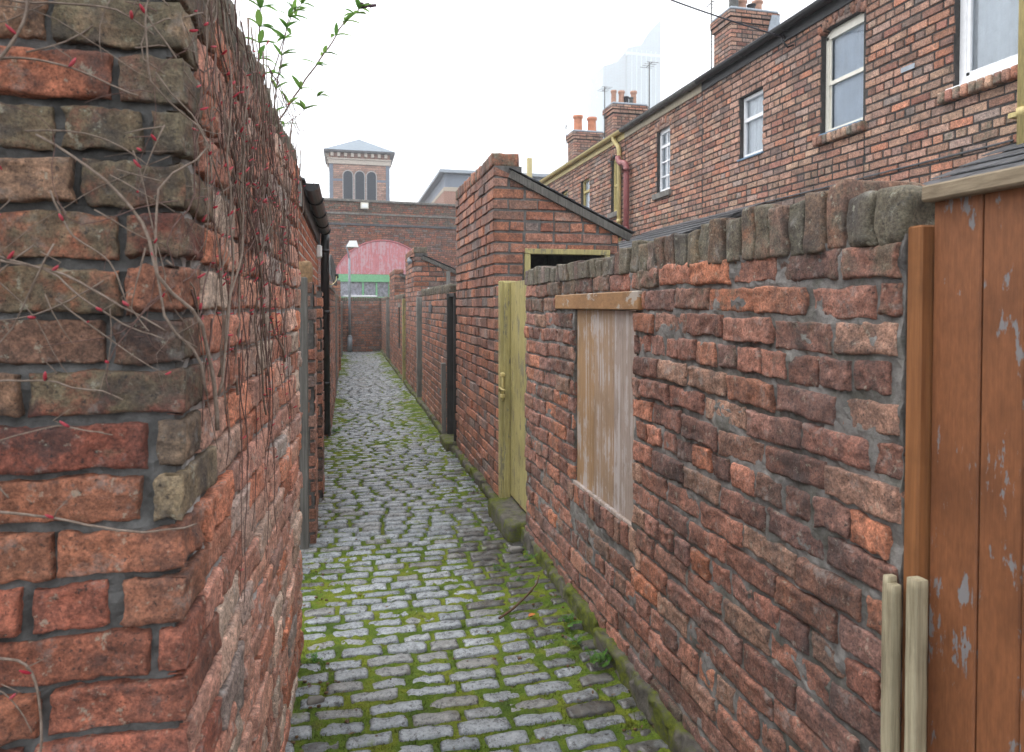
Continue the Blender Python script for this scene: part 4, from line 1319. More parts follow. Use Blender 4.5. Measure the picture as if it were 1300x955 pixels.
sd = thing('satellite_dish', 'dark grey satellite dish over the left wall, just past the black downpipe', 'satellite dish', (-.25, 9.3, 1.7))
mb = MB()
lathe(mb, (-.225, 9.25, 1.94), [(0.0, 0), (.07, .006), (.14, .02), (.2, .042), (.215, .05), (.21, .056), (.13, .026), (0.0, .01)], 24, axis=(.97, -.12, .15))
mb.build('dish', plain('dark_grey_dish', (.07, .075, .075), .5, .25), sd)
mb = MB(); tube(mb, [(-.3, 9.3, 1.5), (-.3, 9.3, 1.93), (-.23, 9.26, 1.94)], .017, 8)
tube(mb, [(-.215, 9.24, 1.74), (-.17, 9.22, 1.76), (-.12, 9.2, 1.85)], .008, 6); mb.build('bracket', M['galv'], sd)
mb = MB(); tube(mb, [(-.125, 9.205, 1.85), (-.13, 9.19, 1.9)], .02, 10); mb.build('receiver', M['black_plastic'], sd)
mb = MB()
tube(mb, [(-.13, 9.25, 1.9), (-.14, 9.0, 1.8), (-.18, 8.6, 1.74), (-.24, 8.15, 1.76)], .005, 5); mb.build('cord', M['cream_paint'], sd)

# ------------------------------------------------------------------ terrace houses
HX = 5.2
EZ = 4.84       # eaves
def pts_arch(y0, y1, zs, rise, n=10):
    w = (y1 - y0) / 2; R = (w * w + rise * rise) / (2 * rise); c = zs + rise - R
    return [(y, c + math.sqrt(max(R * R - (y - (y0 + w)) ** 2, 0))) for y in np.linspace(y0, y1, n)]

def window(par, y0, y1, z0, z1, arch=0.0, mat='offwhite_frame', style='sash', fill='blind', rec=.06, fw=.05, sill='brick', sillm=None):
    """frame with real rebates, glazing and curtain; opening y0..y1, z0..z1(+arch)"""
    x = HX + rec
    mb = MB()
    d = .05
    zt_ = z1
    box(mb, (x, y0 + .003, z0), (x + d, y0 + fw, zt_), .003); box(mb, (x, y1 - fw, z0), (x + d, y1 - .003, zt_), .003)
    box(mb, (x, y0 + fw, z0), (x + d, y1 - fw, z0 + fw * 1.25), .003)
    if arch:
        A = pts_arch(y0 + .003, y1 - .003, z1, arch)
        pl_ = [(x, a, b) for a, b in A] + [(x, y1 - .003, z1 - fw * .8), (x, y0 + .003, z1 - fw * .8)]
        prism(mb, pl_, (d, 0, 0))
    else:
        box(mb, (x, y0 + fw, zt_ - fw), (x + d, y1 - fw, zt_), .003)
    zm = (z0 + z1) / 2 + .02
    gw = .022
    if style == 'sash':
        box(mb, (x + .004, y0 + fw, zm - .022), (x + .034, y1 - fw, zm + .022), .003)
        box(mb, (x + .012, y0 + fw, zm + .022), (x + .032, y0 + fw + gw, z1 - fw * .8), .002); box(mb, (x + .012, y1 - fw - gw, zm + .022), (x + .032, y1 - fw, z1 - fw * .8), .002)
        box(mb, (x + .024, y0 + fw, z0 + fw), (x + .044, y0 + fw + gw, zm - .022), .002); box(mb, (x + .024, y1 - fw - gw, z0 + fw), (x + .044, y1 - fw, zm - .022), .002)
    elif style == 'top':
        zz = z0 + (z1 - z0) * .62
        box(mb, (x - .008, y0 + fw * .6, zz - .025), (x + .045, y1 - fw * .6, zz + .025), .003)
        box(mb, (x - .01, y0 + .02, zz + .025), (x + .03, y0 + .02 + .03, z1 - .015), .003); box(mb, (x - .01, y1 - .05, zz + .025), (x + .03, y1 - .02, z1 - .015), .003)
        box(mb, (x - .01, y0 + .05, z1 - .05), (x + .03, y1 - .05, z1 - .012), .003)
    elif style == 'bars':
        ym = (y0 + y1) / 2
        box(mb, (x + .01, ym - .011, z0 + fw), (x + .035, ym + .011, z1 - fw * .8), .002)
        for t in (.26, .5, .76):
            zz = z0 + (z1 - z0) * t; w2 = .024 if t == .76 else .012
            box(mb, (x + .006, y0 + fw, zz - w2), (x + .038, y1 - fw, zz + w2), .002)
    else:
        box(mb, (x + .006, y0 + fw, z0 + fw), (x + .04, y0 + fw + .035, z1 - fw), .003); box(mb, (x + .006, y1 - fw - .035, z0 + fw), (x + .04, y1 - fw, z1 - fw), .003)
        box(mb, (x + .006, y0 + fw, z0 + fw * 1.2), (x + .04, y1 - fw, z0 + fw * 1.2 + .035), .003)
    w = mb.build('window', M[mat], par)
    mb = MB()
    mb.add([(x + .027, y0 + .02, z0 + .03), (x + .027, y1 - .02, z0 + .03), (x + .027, y1 - .02, z1 - .012), (x + .027, y0 + .02, z1 - .012)], polys=[[3, 2, 1, 0]])
    mb.build('pane', M['glass'], w)
    mb = MB()
    n = 40
    ys_ = np.linspace(y0 - .05, y1 + .05, n)
    am = .018 if fill == 'curtain' else .002
    xs_ = x + .07 + am * np.sin(ys_ * 62) + am * .6 * np.sin(ys_ * 27 + 1)
    V = np.concatenate([np.stack([xs_, ys_, np.full(n, z0 - .02)], 1), np.stack([xs_, ys_, np.full(n, z1 + arch)], 1)])
    mb.add(V, [(i, i + 1, n + i + 1, n + i) for i in range(n - 1)], smooth=True)
    mb.build('curtain', M['curtain'] if fill == 'curtain' else M['blind'], w)
    if sill:
        mb = MB()
        if sill == 'brick':
            s = y0 - .06
            rr = random.Random(int(y0 * 100))
            while s < y1 + .05:
                rbox(mb, (HX - .012, s + .036, z0 - .062), (.055, .033, .05), .008, res=(3, 3, 3), a=(rr.random(), rr.uniform(0, .6), rr.random()), namp=.004, nfreq=22)
                s += .077
            mb.build('sill', M['brick_house'], w)
        else:
            box(mb, (HX - .06, y0 - .07, z0 - .11), (HX + .08, y1 + .07, z0 - .015), .006); mb.displace(9, .003, 2)
            mb.build('sill', M['stone'], w)
        if sillm:
            mb = MB(); box(mb, (HX - .03, y0 + .002, z0 - .012), (x + .02, y1 - .002, z0 + .012), .003); mb.build('sill_board', M[sillm], w)
    return w

def voussoirs(mb, y0, y1, zs, rise, seed):
    w = (y1 - y0) / 2
    A = pts_arch(y0 - .02, y1 + .02, zs, rise, 40)
    R = ((w + .02) ** 2 + rise * rise) / (2 * rise)
    c = np.array((y0 + w, zs + rise - R))
    a0 = math.atan2(A[0][1] - c[1], A[0][0] - c[0]); a1 = math.atan2(A[-1][1] - c[1], A[-1][0] - c[0])
    n = int(R * (a0 - a1) / .076)
    rr = random.Random(seed)
    for i in range(n):
        a = a0 + (a1 - a0) * (i + .5) / n
        d = np.array((math.cos(a), math.sin(a)))
        p = c + d * (R + .058)
        t = np.array((0, math.sin(a), -math.cos(a))); u = np.array((0, d[0], d[1]))
        rbox(mb, (HX + .03, p[0], p[1]), (.045, .032, .055), .006, np.array([(1, 0, 0), t, u]), (2, 2, 2), (rr.random() * .35 + (.0 if rr.random() < .6 else .4), rr.uniform(0, .3), rr.random()), 0, .002, 20)

def chimney(par, y0, x0=7.42, x1=8.4, ln=.66, ztop=7.4, zb=5.9, pots=(), seed=0):
    mb = MB()
    for (yy, Uv, Nv, L, O) in ((0, (1, 0, 0), (0, -1, 0), x1 - x0, (x0, y0)), (0, U_Y, N_XM, ln, (x0, y0)), (0, U_Y, N_XP, ln, (x1, y0))):
        panel(mb, O, Uv, Nv, L, zb, ztop - .3, seed=seed + len(str(Nv)), q0=1, prot=.006)
    box(mb, (x0, y0, zb), (x1, y0 + ln, ztop - .3), .002, m=1)
    for (e, za, zz) in ((.03, ztop - .3, ztop - .2), (.06, ztop - .2, ztop - .06)):
        for (Uv, Nv, L, O) in (((1, 0, 0), (0, -1, 0), x1 - x0 + 2 * e, (x0 - e, y0 - e)), (U_Y, N_XM, ln + 2 * e, (x0 - e, y0 - e)), (U_Y, N_XP, ln + 2 * e, (x1 + e, y0 - e))):
            panel(mb, O, Uv, Nv, L, za, zz, gauge=(zz - za) / max(1, round((zz - za) / .08)), seed=seed + 9 + int(za * 10), q0=1, prot=.006)
        box(mb, (x0 - e, y0 - e, za), (x1 + e, y0 + ln + e, zz), .002, m=1)
    ch = mb.build('chimney', [M['brick_house'], M['mortar_house']], par)
    mb = MB(); box(mb, (x0 - .05, y0 - .05, ztop - .058), (x1 + .05, y0 + ln + .05, ztop), .02); mb.build('cap', M['lead'], ch)
    for (px, py, h, r, mt) in pots:
        mb = MB()
        lathe(mb, (px, py, ztop), [(r * 1.05, 0), (r, .05), (r * .92, h * .75), (r * .95, h * .8), (r * 1.15, h * .86), (r * 1.15, h), (r * .85, h), (r * .8, h * .5), (0, h * .45)], 16)
        mb.build('pot', M[mt], ch)
    return ch

def aerial(par, x, y, z0, z1, n=4):
    mb = MB(); tube(mb, [(x, y, z0), (x, y, z1)], .014, 6)
    tube(mb, [(x - .02, y - .22, z1 - .08), (x + .02, y + .22, z1 - .06)], .009, 5)
    for k in range(n):
        yy = y - .2 + k * .4 / (n - 1)
        tube(mb, [(x - .16, yy, z1 - .075), (x + .16, yy, z1 - .075)], .006, 5)
    mb.build('aerial', M['grey_gutter'], par)

def house(label, y0, y1, wins, gm, fm, seed, tone=None, ledge=None):
    o = thing('terraced_house', label, 'house', (HX, y0, 0), None)
    mb = MB()
    holes = []
    for w in wins:
        holes.append((w['y0'] - y0, w['y1'] - y0, w['z0'] - .012, w['z1'] + w.get('arch', 0) * .55))
    L = y1 - y0
    panel(mb, (HX, y0), U_Y, N_XM, L, 2.02, EZ, gauge=.0845, blen=.236, joint=.012, prot=.008, seed=seed, holes=holes, tone=tone, bond='garden', jit=.004, tilt=.003, q0=0 if y0 > 5 else 0,
          dirt=lambda s, z: (.35 if z < 3 else .12))
    core(mb, (HX, y0), U_Y, N_XM, L, -.05, EZ, .09, holes=holes, m=1)
    for w in wins:
        if w.get('arch'): voussoirs(mb, w['y0'], w['y1'], w['z1'], w['arch'], seed)
        # near-black panel stands for the unlit room behind each opening
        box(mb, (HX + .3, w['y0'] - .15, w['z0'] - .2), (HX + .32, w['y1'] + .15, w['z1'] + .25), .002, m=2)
    # back and party walls so that the house is a closed body
    box(mb, (12.2, y0 + .002, -.05), (12.4, y1 - .002, EZ), .002, m=1)
    for yy in (y0 + .004, y1 - .104): box(mb, (HX + .095, yy, -.05), (12.2, yy + .1, EZ), .002, m=1)
    mb.displace(11, .0035, seed)
    mb.build('wall', [M['brick_house'], M['mortar_house'], M['unlit_room_panel']], o)
    mb = MB()
    prism(mb, [(HX - .1, y0, EZ + .03), (8.8, y0, EZ + .03 + 2.1), (12.5, y0, EZ + .03), (12.5, y0, EZ - .0), (8.8, y0, EZ + 2.06), (HX - .1, y0, EZ - .0)], (0, L - .002, 0))
    for i in range(13):
        x0 = HX - .1 + i * .285; t = 2.1 / 3.7
        prism(mb, [(x0, y0, EZ + .046 + i * .285 * t), (x0 + .31, y0, EZ + .034 + (i * .285 + .31) * t), (x0 + .31, y0, EZ + .04 + (i * .285 + .31) * t), (x0, y0, EZ + .053 + i * .285 * t)], (0, L - .002, 0))
    mb.build('roof', M['slate'], o)
    for w in wins:
        kw = {k: v for k, v in w.items() if k not in ('y0', 'y1', 'z0', 'z1')}
        window(o, w['y0'], w['y1'], w['z0'], w['z1'], **kw)
    mb = MB(); box(mb, (HX - .03, y0, EZ - .15), (HX - .012, y1 - .002, EZ - .003), .002); mb.build('fascia', M[fm], o)
    mb = MB(); gutter(mb, HX - .09, y0, y1 - .003, EZ + .01, .06)
    for yy in np.arange(y0 + .3, y1, .9): box(mb, (HX - .15, yy, EZ - .055), (HX - .03, yy + .03, EZ - .048), .002)
    mb.build('gutter', M[gm], o)
    return o

h1 = house('nearest terraced house, with a white framed window with net curtains', 2.2, 6.04,
           [dict(y0=4.0, y1=4.98, z0=3.4, z1=4.62, mat='white_frame', style='case', fill='curtain', fw=.07, rec=.055)], 'black_paint', 'black_paint', 501)
mb = MB(); box(mb, (HX - .05, 3.97, 3.375), (HX + .08, 5.02, 3.4), .004); tag(mb.build('sill_board', M['white_frame'], h1))
mb = MB(); tube(mb, [(HX - .1, 4.27, 4.84), (HX - .1, 4.27, 4.7), (HX - .07, 4.27, 4.6), (HX - .07, 4.27, 2.2)], .045, 12)
for z in (2.96, 4.2): tube(mb, [(HX - .07, 4.27, z), (HX - .07, 4.27, z + .07)], .052, 12); box(mb, (HX - .1, 4.22, z + .01), (HX - .005, 4.38, z + .05), .004)
mb.build('downpipe', M['cream_paint'], h1)
mb = MB(); box(mb, (HX - .0145, 5.4, 3.72), (HX - .0085, 5.56, 3.77), .001); mb.displace(30, .003, 1)
mb.build('paint_mark', M['lead'], h1)

def tone2(s, z, r):
    y = s + 6.045
    if 7.62 < y < 8.56 and 3.4 < z < 4.62:
        return .577 + (.02 if r > .5 else -.02)
    return None
h2 = house('terraced house with an off white arched sash and a small hinged window, black gutter', 6.045, 9.35,
           [dict(y0=6.07, y1=6.72, z0=3.4, z1=4.5, arch=.1, sillm='blue_sill'), dict(y0=7.82, y1=8.36, z0=3.47, z1=4.3, mat='white_frame', style='top', fill='curtain', sill=None, sillm=None, fw=.045)],
           'black_paint', 'black_paint', 502, tone2)
mb = MB(); box(mb, (HX - .03, 7.8, 3.445), (HX + .09, 8.38, 3.468), .003); mb.build('sill_board', M['blue_sill'], h2)
mb = MB(); tube(mb, [(HX - .01, 7.2, 4.6), (HX - .06, 7.24, 4.58), (HX - .1, 7.3, 4.68), (HX - .06, 7.34, 4.76), (HX - .01, 7.35, 4.7)], .012, 8); mb.build('cable_hook', M['black_paint'], h2)
mb = MB(); box(mb, (HX - .02, 4.4, 2.805), (HX + .0, 6.03, 2.82), .002); mb.build('ledge', M['slate'], h1)
mb = MB(); box(mb, (HX - .02, 6.05, 2.8), (HX + .0, 8.6, 2.815), .002); mb.build('ledge', M['slate'], h2)
h3 = house('terraced house with a white arched window of small panes, grey gutter', 9.355, 12.28,
           [dict(y0=10.42, y1=10.92, z0=3.42, z1=4.45, arch=.1, mat='white_frame', style='bars', fill='curtain', sill='stone', fw=.045)], 'grey_gutter', 'beige_fascia', 503)
h4 = house('terraced house with cream gutter and yellow sash beside the maroon pipe', 12.285, 15.4,
           [dict(y0=12.56, y1=13.02, z0=3.36, z1=4.4, arch=.1, mat='cream_paint', fill='curtain', sill='stone', fw=.045), dict(y0=14.28, y1=14.85, z0=3.6, z1=4.34, mat='cream_paint', style='top', fill='curtain', sill=None, fw=.045)],
           'cream_paint', 'cream_paint', 504)
h5 = house('terraced house second from the far end, mostly hidden by the slate outhouse roof', 15.405, 18.5,
           [dict(y0=15.8, y1=16.3, z0=3.55, z1=4.3, mat='cream_paint', style='top', fill='curtain', sill=None, fw=.045)], 'cream_paint', 'cream_paint', 505)
h6 = house('terraced house at the far end, with two tall orange chimney pots', 18.505, 22.6, [], 'cream_paint', 'cream_paint', 506)
# pipes
mb = MB(); tube(mb, [(HX - .09, 12.66, 4.83), (HX - .09, 12.66, 4.75), (HX - .07, 12.6, 4.66), (HX - .06, 12.5, 4.58), (HX - .06, 12.46, 4.5), (HX - .06, 12.44, 2.2)], .045, 12)
for z in (4.3, 3.1): tube(mb, [(HX - .06, 12.44, z), (HX - .06, 12.44, z + .06)], .054, 12)
mb.build('downpipe', M['cream_paint'], h4)
mb = MB(); tube(mb, [(HX - .1, 12.42, 4.36), (HX - .1, 12.38, 4.28), (HX - .1, 12.3, 4.22), (HX - .1, 12.12, 4.19), (HX - .1, 12.03, 4.14), (HX - .1, 12.0, 4.02), (HX - .1, 12.0, 2.2)], .055, 14)
for z in (3.98, 4.0, 2.9): tube(mb, [(HX - .1, 12.0, z), (HX - .1, 12.0, z + .07)], .063, 14)
mb.build('downpipe', M['pink_pipe'], h3)
chimney(h3, 12.25 - .66 + .66, pots=[(7.62, 12.5, .34, .1, 'grey_gutter'), (7.86, 12.6, .3, .1, 'buff_pot'), (8.02, 12.5, .2, .08, 'black_paint'), (8.22, 12.6, .33, .1, 'buff_pot')], seed=601)
mb = MB(); prism(mb, [(8.1, 12.18, 6.5), (8.46, 12.18, 6.5), (8.46, 12.18, 7.3), (8.28, 12.18, 7.3)], (0, .03, 0)); mb.build('flashing', M['lead'], h3)
chimney(h5, 18.41, ztop=7.3, pots=[(7.52, 18.65, .4, .075, 'buff_pot'), (7.78, 18.7, .42, .085, 'buff_pot'), (7.9, 18.62, .24, .07, 'black_paint'), (8.06, 18.65, .24, .06, 'grey_gutter'), (8.16, 18.7, .44, .085, 'buff_pot')], seed=611)
chimney(h6, 21.9, ztop=7.38, pots=[(7.66, 22.2, .56, .15, 'terracotta'), (8.16, 22.2, .52, .15, 'terracotta')], seed=621)
aerial(h3, 7.4, 12.98, 6.2, 7.86); aerial(h4, 7.45, 16.1, 6.1, 7.64); aerial(h6, 7.4, 22.7, 6.2, 7.75); aerial(h5, 7.36, 18.95, 6.2, 7.9)

cb = MB()
P0, P1 = np.array((HX - .08, 7.3, 4.72)), np.array((1.2, 7.9, 6.25))
pts = [P0 + (P1 - P0) * t * 1.0 - np.array((0, 0, .16 * math.sin(math.pi * min(t, 1)))) for t in np.linspace(0, 1.0, 30)]
d = pts[-1] - pts[-2]
pts += [pts[-1] + d * k for k in range(1, 70)]
tube(cb, pts, .009, 6)
tag(cb.build('overhead_cable', M['cable']), 'black overhead cable strung from the terrace wall across the sky', 'cable')

# lean-to roofs at the back of the houses
def leanto(label, y0, y1, x0, zt_, zb_):
    o = thing('lean_to', label, 'lean-to', (x0, y0, 0))
    mb = MB()
    box(mb, (x0 + .1, y0 + .05, -.05), (x0 + .3, y1 - .05, zb_ - .06), .004, m=1)
    for yy in (y0 + .05, y1 - .25):
        prism(mb, [(x0 + .3, yy, -.05), (HX - .015, yy, -.05), (HX - .015, yy, zt_ - .03), (x0 + .3, yy, zb_ + .05)], (0, .2, 0), m=1)
    panel(mb, (x0 + .1, y0 + .05), U_Y, N_XM, y1 - y0 - .1, 1.2, zb_ - .06, seed=int(y0 * 7)); 
    mb.build('wall', [M['brick_house'], M['mortar_house']], o)
    mb = MB()
    n = 7
    rr = random.Random(int(y0 * 10))
    prism(mb, [(x0, y0, zb_), (HX - .015, y0, zt_), (HX - .015, y0, zt_ - .03), (x0, y0, zb_ - .03)], (0, y1 - y0, 0))
    for i in range(n):
        xa, xb = x0 + (HX - .02 - x0) * i / n, min(x0 + (HX - .02 - x0) * (i + 1.12) / n, HX - .016)
        za, zb2 = zb_ + (zt_ - zb_) * i / n, zb_ + (zt_ - zb_) * (i + 1.12) / n
        y = y0 - .02
        while y < y1:
            w = .25 + rr.uniform(-.02, .02); e = rr.uniform(0, .006)
            prism(mb, [(xa, y, za + .016 + e), (xb, y, zb2 + .003), (xb, y, zb2 + .008), (xa, y, za + .024 + e)], (0, w - .005, 0))
            y += w
    mb.build('roof', M['slate'], o)
    return o
leanto('slate lean-to roof under the nearest house, behind the orange gate', 1.5, 4.36, 3.5, 2.76, 2.06)
leanto('dark slate lean-to roof behind the coping of the hatch wall', 7.75, 11.0, 3.6, 2.79, 2.2)

# ------------------------------------------------------------------ beyond the lane
ca, sa = math.cos(math.radians(5)), math.sin(math.radians(5))
wh = thing('warehouse', 'long dark red brick warehouse across the end of the lane', 'warehouse', (1, 30, 0))
U, Nn = np.array((ca, sa, 0)), np.array((sa, -ca, 0))
def wpt(s, d=0): return np.array((1.24, 30.0, 0)) + U * s + Nn * d
mb = MB()
O = wpt(-7)
ah = (7 - 1.7, 7 + 2.25, -.05, 2.9)
panel(mb, O, U, Nn, 16, 1.2, 5.9, gauge=.086, blen=.24, prot=.006, holes=[ah], seed=701, jit=.003, dirt=lambda s, z: .5 if z > 5.0 else .1)
core(mb, O, U, Nn, 16, -.05, 5.9, .35, holes=[ah], m=1)
X3 = np.array([U, -Nn, (0, 0, 1.0)])
box(mb, (0, -.05, 4.9), (16, .05, 4.99), .003, m=2, X=X3, O=O); box(mb, (0, -.03, 5.36), (16, .06, 5.44), .003, m=3, X=X3, O=O)
box(mb, (0, -.08, 5.9), (16, .4, 6.0), .01, m=3, X=X3, O=O)
box(mb, (0, 10, -.05), (16, 10.3, 5.9), .01, m=1, X=X3, O=O); box(mb, (0, .3, 5.7), (16, 10.2, 5.85), .01, m=2, X=X3, O=O)
mb.build('wall', [M['brick_far'], M['mortar_house'], M['slate'], M['stone']], wh)
mb = MB()
w, rise, zs = 2.05, 1.46, 2.83
R = (w * w + rise * rise) / (2 * rise)
ar = [(-w, zs)] + [(R * math.sin(a), zs + rise - R + R * math.cos(a)) for a in np.linspace(-math.asin(w / R) * 1.0, math.asin(w / R), 28)] + [(w, zs)]
if R < w: pass
P = [wpt(s + .28, .06) + np.array((0, 0, z)) for s, z in ar[1:-1]]
prism(mb, P, -Nn * .05)
tym = mb.build('arch_board', M['red_board'], wh)
mb = MB(); tube(mb, [wpt(s + .28, .07) + np.array((0, 0, z)) for s, z in ar[1:-1]], .03, 6); mb.build('arch_trim', plain('faded_red_trim', (.5, .16, .18), .6, .2), tym)
fr = MB()
def wb(s0, s1, z0, z1, d0=.03, d1=-.06, mbx=fr): box(mbx, (s0, -d0, z0), (s1, -d1, z1), .004, X=X3, O=wpt(0))
wb(-1.76, 2.32, 2.5, 2.82, .07); wb(-1.76, 2.32, 1.75, 1.86, .05); wb(-1.78, -1.66, 0, 2.5); wb(2.2, 2.32, 0, 2.5)
for s in (-1.2, -.62, -.05, .5, 1.08, 1.65): wb(s, s + .07, 1.86, 2.5)
wb(.52, .7, 1.86, 2.5, .05)
wb(-1.66, 2.2, 0, 1.75, -.02)
gf = fr.build('green_frame', M['green_paint'], wh)
mb = MB(); mb.add([wpt(a_, -.021) + np.array((0, 0, z_)) for a_, z_ in ((-1.66, 1.86), (2.2, 1.86), (2.2, 2.5), (-1.66, 2.5))], polys=[[0, 1, 2, 3]]); mb.build('pane', M['glass'], gf)
mb = MB(); box(mb, (-1.66, .12, 1.8), (2.2, .14, 2.6), .001, X=X3, O=wpt(0))
mb.build('curtain', plain('lilac_net', (.75, .7, .76), .9, .5, sc_=9), gf)
mb = MB(); wb(-1.4, .0, 1.865, 1.93, .09, mbx=mb); mb.build('window_board', M['white_frame'], gf)
fl_ = thing('floodlight', 'small pale box floodlight on the warehouse wall top', 'light', tuple(wpt(-.55, .1) + np.array((0, 0, 5.7))))
mb = MB(); box(mb, (-.68, -.2, 5.6), (-.36, -.05, 5.86), .01, X=X3, O=wpt(0)); mb.build('housing', M['offwhite_frame'], fl_)
mb = MB(); box(mb, (-.64, -.215, 5.64), (-.4, -.202, 5.8), .004, X=X3, O=wpt(0)); mb.build('lens', M['lamp_white'], fl_)

tw = thing('brick_tower', 'square brick tower with pyramid roof and three arched windows', 'tower', (1.1, 62.5, 0))
mb = MB()
x0, x1, yA = -1.42, 3.6, 60.0
wz0, wz1 = 9.0, 12.55
ws = [(-.27, .49), (.71, 1.47), (1.69, 2.45)]
hol = [(a - x0, b - x0, wz0, wz1) for a, b in ws]
panel(mb, (x0, yA), (1, 0, 0), (0, -1, 0), x1 - x0, 8.0, 13.5, gauge=.17, blen=.46, joint=.02, prot=.01, holes=hol + [(-.1, .32, 0, 20), (x1 - x0 - .32, 6, 0, 20)], seed=801, bond='half')
core(mb, (x0, yA), (1, 0, 0), (0, -1, 0), x1 - x0, -.05, 13.5, .4, holes=hol, m=1)
for xx, N_ in ((x0, N_XM), (x1, N_XP)):
    panel(mb, (xx, yA), U_Y, N_, 5.02, 8, 13.5, gauge=.17, blen=.46, joint=.02, prot=.01, seed=802, bond='half')
    core(mb, (xx, yA + .4), U_Y, N_, 4.6, -.05, 13.5, .4, m=1)
box(mb, (x0 + .4, yA + 4.8, -.05), (x1 - .4, yA + 5.0, 13.5), .01, m=1)
for xa in (x0 - .01, x1 - .31): box(mb, (xa, yA - .03, 0), (xa + .32, yA + .2, 13.5), .01, m=2)
for (a, b) in ((x0 + .32, -.32), (2.5, x1 - .32)): box(mb, (a, yA - .025, 12.05), (b, yA + .05, 12.25), .01, m=2)
twb = mb.build('body', [M['brick_tower'], M['mortar_shed'], plain('blue_grey_brick', (.16, .19, .24), .8, .2)], tw)
mb = MB()
for (a, b) in ws:
    w2 = (b - a) / 2; c = (a + b) / 2
    outer = [(a - .07, wz0), (a - .07, wz1)] + [(c + (w2 + .07) * math.cos(t), wz1 + (w2 + .07) * math.sin(t)) for t in np.linspace(math.pi, 0, 13)] + [(b + .07, wz1), (b + .07, wz0)]
    inner = [(b, wz0), (b, wz1)] + [(c + w2 * math.cos(t), wz1 + w2 * math.sin(t)) for t in np.linspace(0, math.pi, 13)] + [(a, wz1), (a, wz0)]
    n = len(outer)
    inn = inner[::-1]
    V = [(x, yA - .1, z) for x, z in outer] + [(x, yA - .1, z) for x, z in inn] + [(x, yA + .1, z) for x, z in outer] + [(x, yA + .1, z) for x, z in inn]
    Q = []
    for i in range(n - 1):
        Q += [(i, i + 1, n + i + 1, n + i), (n + i, n + i + 1, 3 * n + i + 1, 3 * n + i), (i + 1, i, 2 * n + i, 2 * n + i + 1)]
    mb.add(V, Q)
mb.build('window_surround', plain('pale_stone_trim', (.38, .37, .37), .8, .15), tw)
louv = plain('slate_blue_louvre', (.016, .026, .042), .6, .2)
for (a, b) in ws:
    mb = MB()
    w2 = (b - a) / 2; c = (a + b) / 2
    pl_ = [(a, yA - .035, wz0), (b, yA - .035, wz0)] + [(c + w2 * math.cos(t), yA - .035, wz1 + w2 * math.sin(t)) for t in np.linspace(0, math.pi, 13)]
    prism(mb, pl_, (0, .06, 0))
    for z in np.arange(wz0 + .1, wz1, .16): box(mb, (a + .01, yA - .06, z), (b - .01, yA - .037, z + .05), .004)
    mb.build('window', louv, tw)
mb = MB()
box(mb, (x0 - .1, yA - .1, 13.5), (x1 + .1, yA + 5.1, 13.85), .01, m=0); box(mb, (x0 - .02, yA - .02, 13.85), (x1 + .02, yA + 5.02, 14.45), .01, m=1)
box(mb, (x0 - .16, yA - .16, 13.87), (x1 + .16, yA + 5.16, 14.0), .01, m=0)
for x in np.arange(x0 + .1, x1 - .1, .56): box(mb, (x, yA - .3, 14.1), (x + .24, yA - .02, 14.42), .01, m=0)
for y in np.arange(yA + .1, yA + 4.9, .56): box(mb, (x0 - .3, y, 14.1), (x0 - .02, y + .24, 14.42), .01, m=0)
box(mb, (x0 - .45, yA - .45, 14.45), (x1 + .45, yA + 5.45, 14.62), .02, m=2)
mb.build('cornice', [plain('buff_stone', (.48, .42, .36), .8, .2), M['brick_tower'], M['slate']], tw)
mb = MB()
xa, xb, ya, yb2 = x0 - .46, x1 + .46, yA - .46, yA + 5.46
mb.add([(xa, ya, 14.62), (xb, ya, 14.62), (xb, yb2, 14.62), (xa, yb2, 14.62), (1.09, yA + 2.5, 16.25)], polys=[[0, 1, 4], [1, 2, 4], [2, 3, 4], [3, 0, 4], [3, 2, 1, 0]])
mb.build('roof', plain('pale_lead_roof', (.15, .19, .23), .5, .15, sc_=3), tw)
mb = MB(); tube(mb, [(1.09, yA + 2.5, 16.2), (1.09, yA + 2.5, 17.2)], [.04, .02], 6); mb.build('finial', M['lead'], tw)

mo = thing('office_block', 'grey clad block with an overhanging flat roof behind the tall outhouse', 'building', (20, 65, 0))
mb = MB()
box(mb, (7.0, 50.2, -.05), (34, 82, 11.2), .02)
mb.build('wall', plain('blue_grey_cladding', (.2, .23, .28), .6, .12, sc_=1), mo)
mb = MB(); box(mb, (6.6, 49.8, 11.2), (34.4, 82.4, 11.45), .02); mb.build('roof', M['lead'], mo)
mb = MB(); box(mb, (6.93, 50.13, 9.9), (34.07, 82.07, 10.2), .02); mb.build('band', plain('tan_band', (.45, .38, .3), .8, .1), mo)
mb = MB(); box(mb, (6.95, 50.15, 7.0), (34.05, 82.05, 9.9), .01); mb.build('brick_storey', M['brick_tower'], mo)
mb = MB(); box(mb, (13.0, 49.0, 0), (13.35, 49.3, 12.4), .01)
tag(mb.build('pole', M['cream_paint']), 'slim cream post standing between the outhouse roof and the grey block', 'pole')

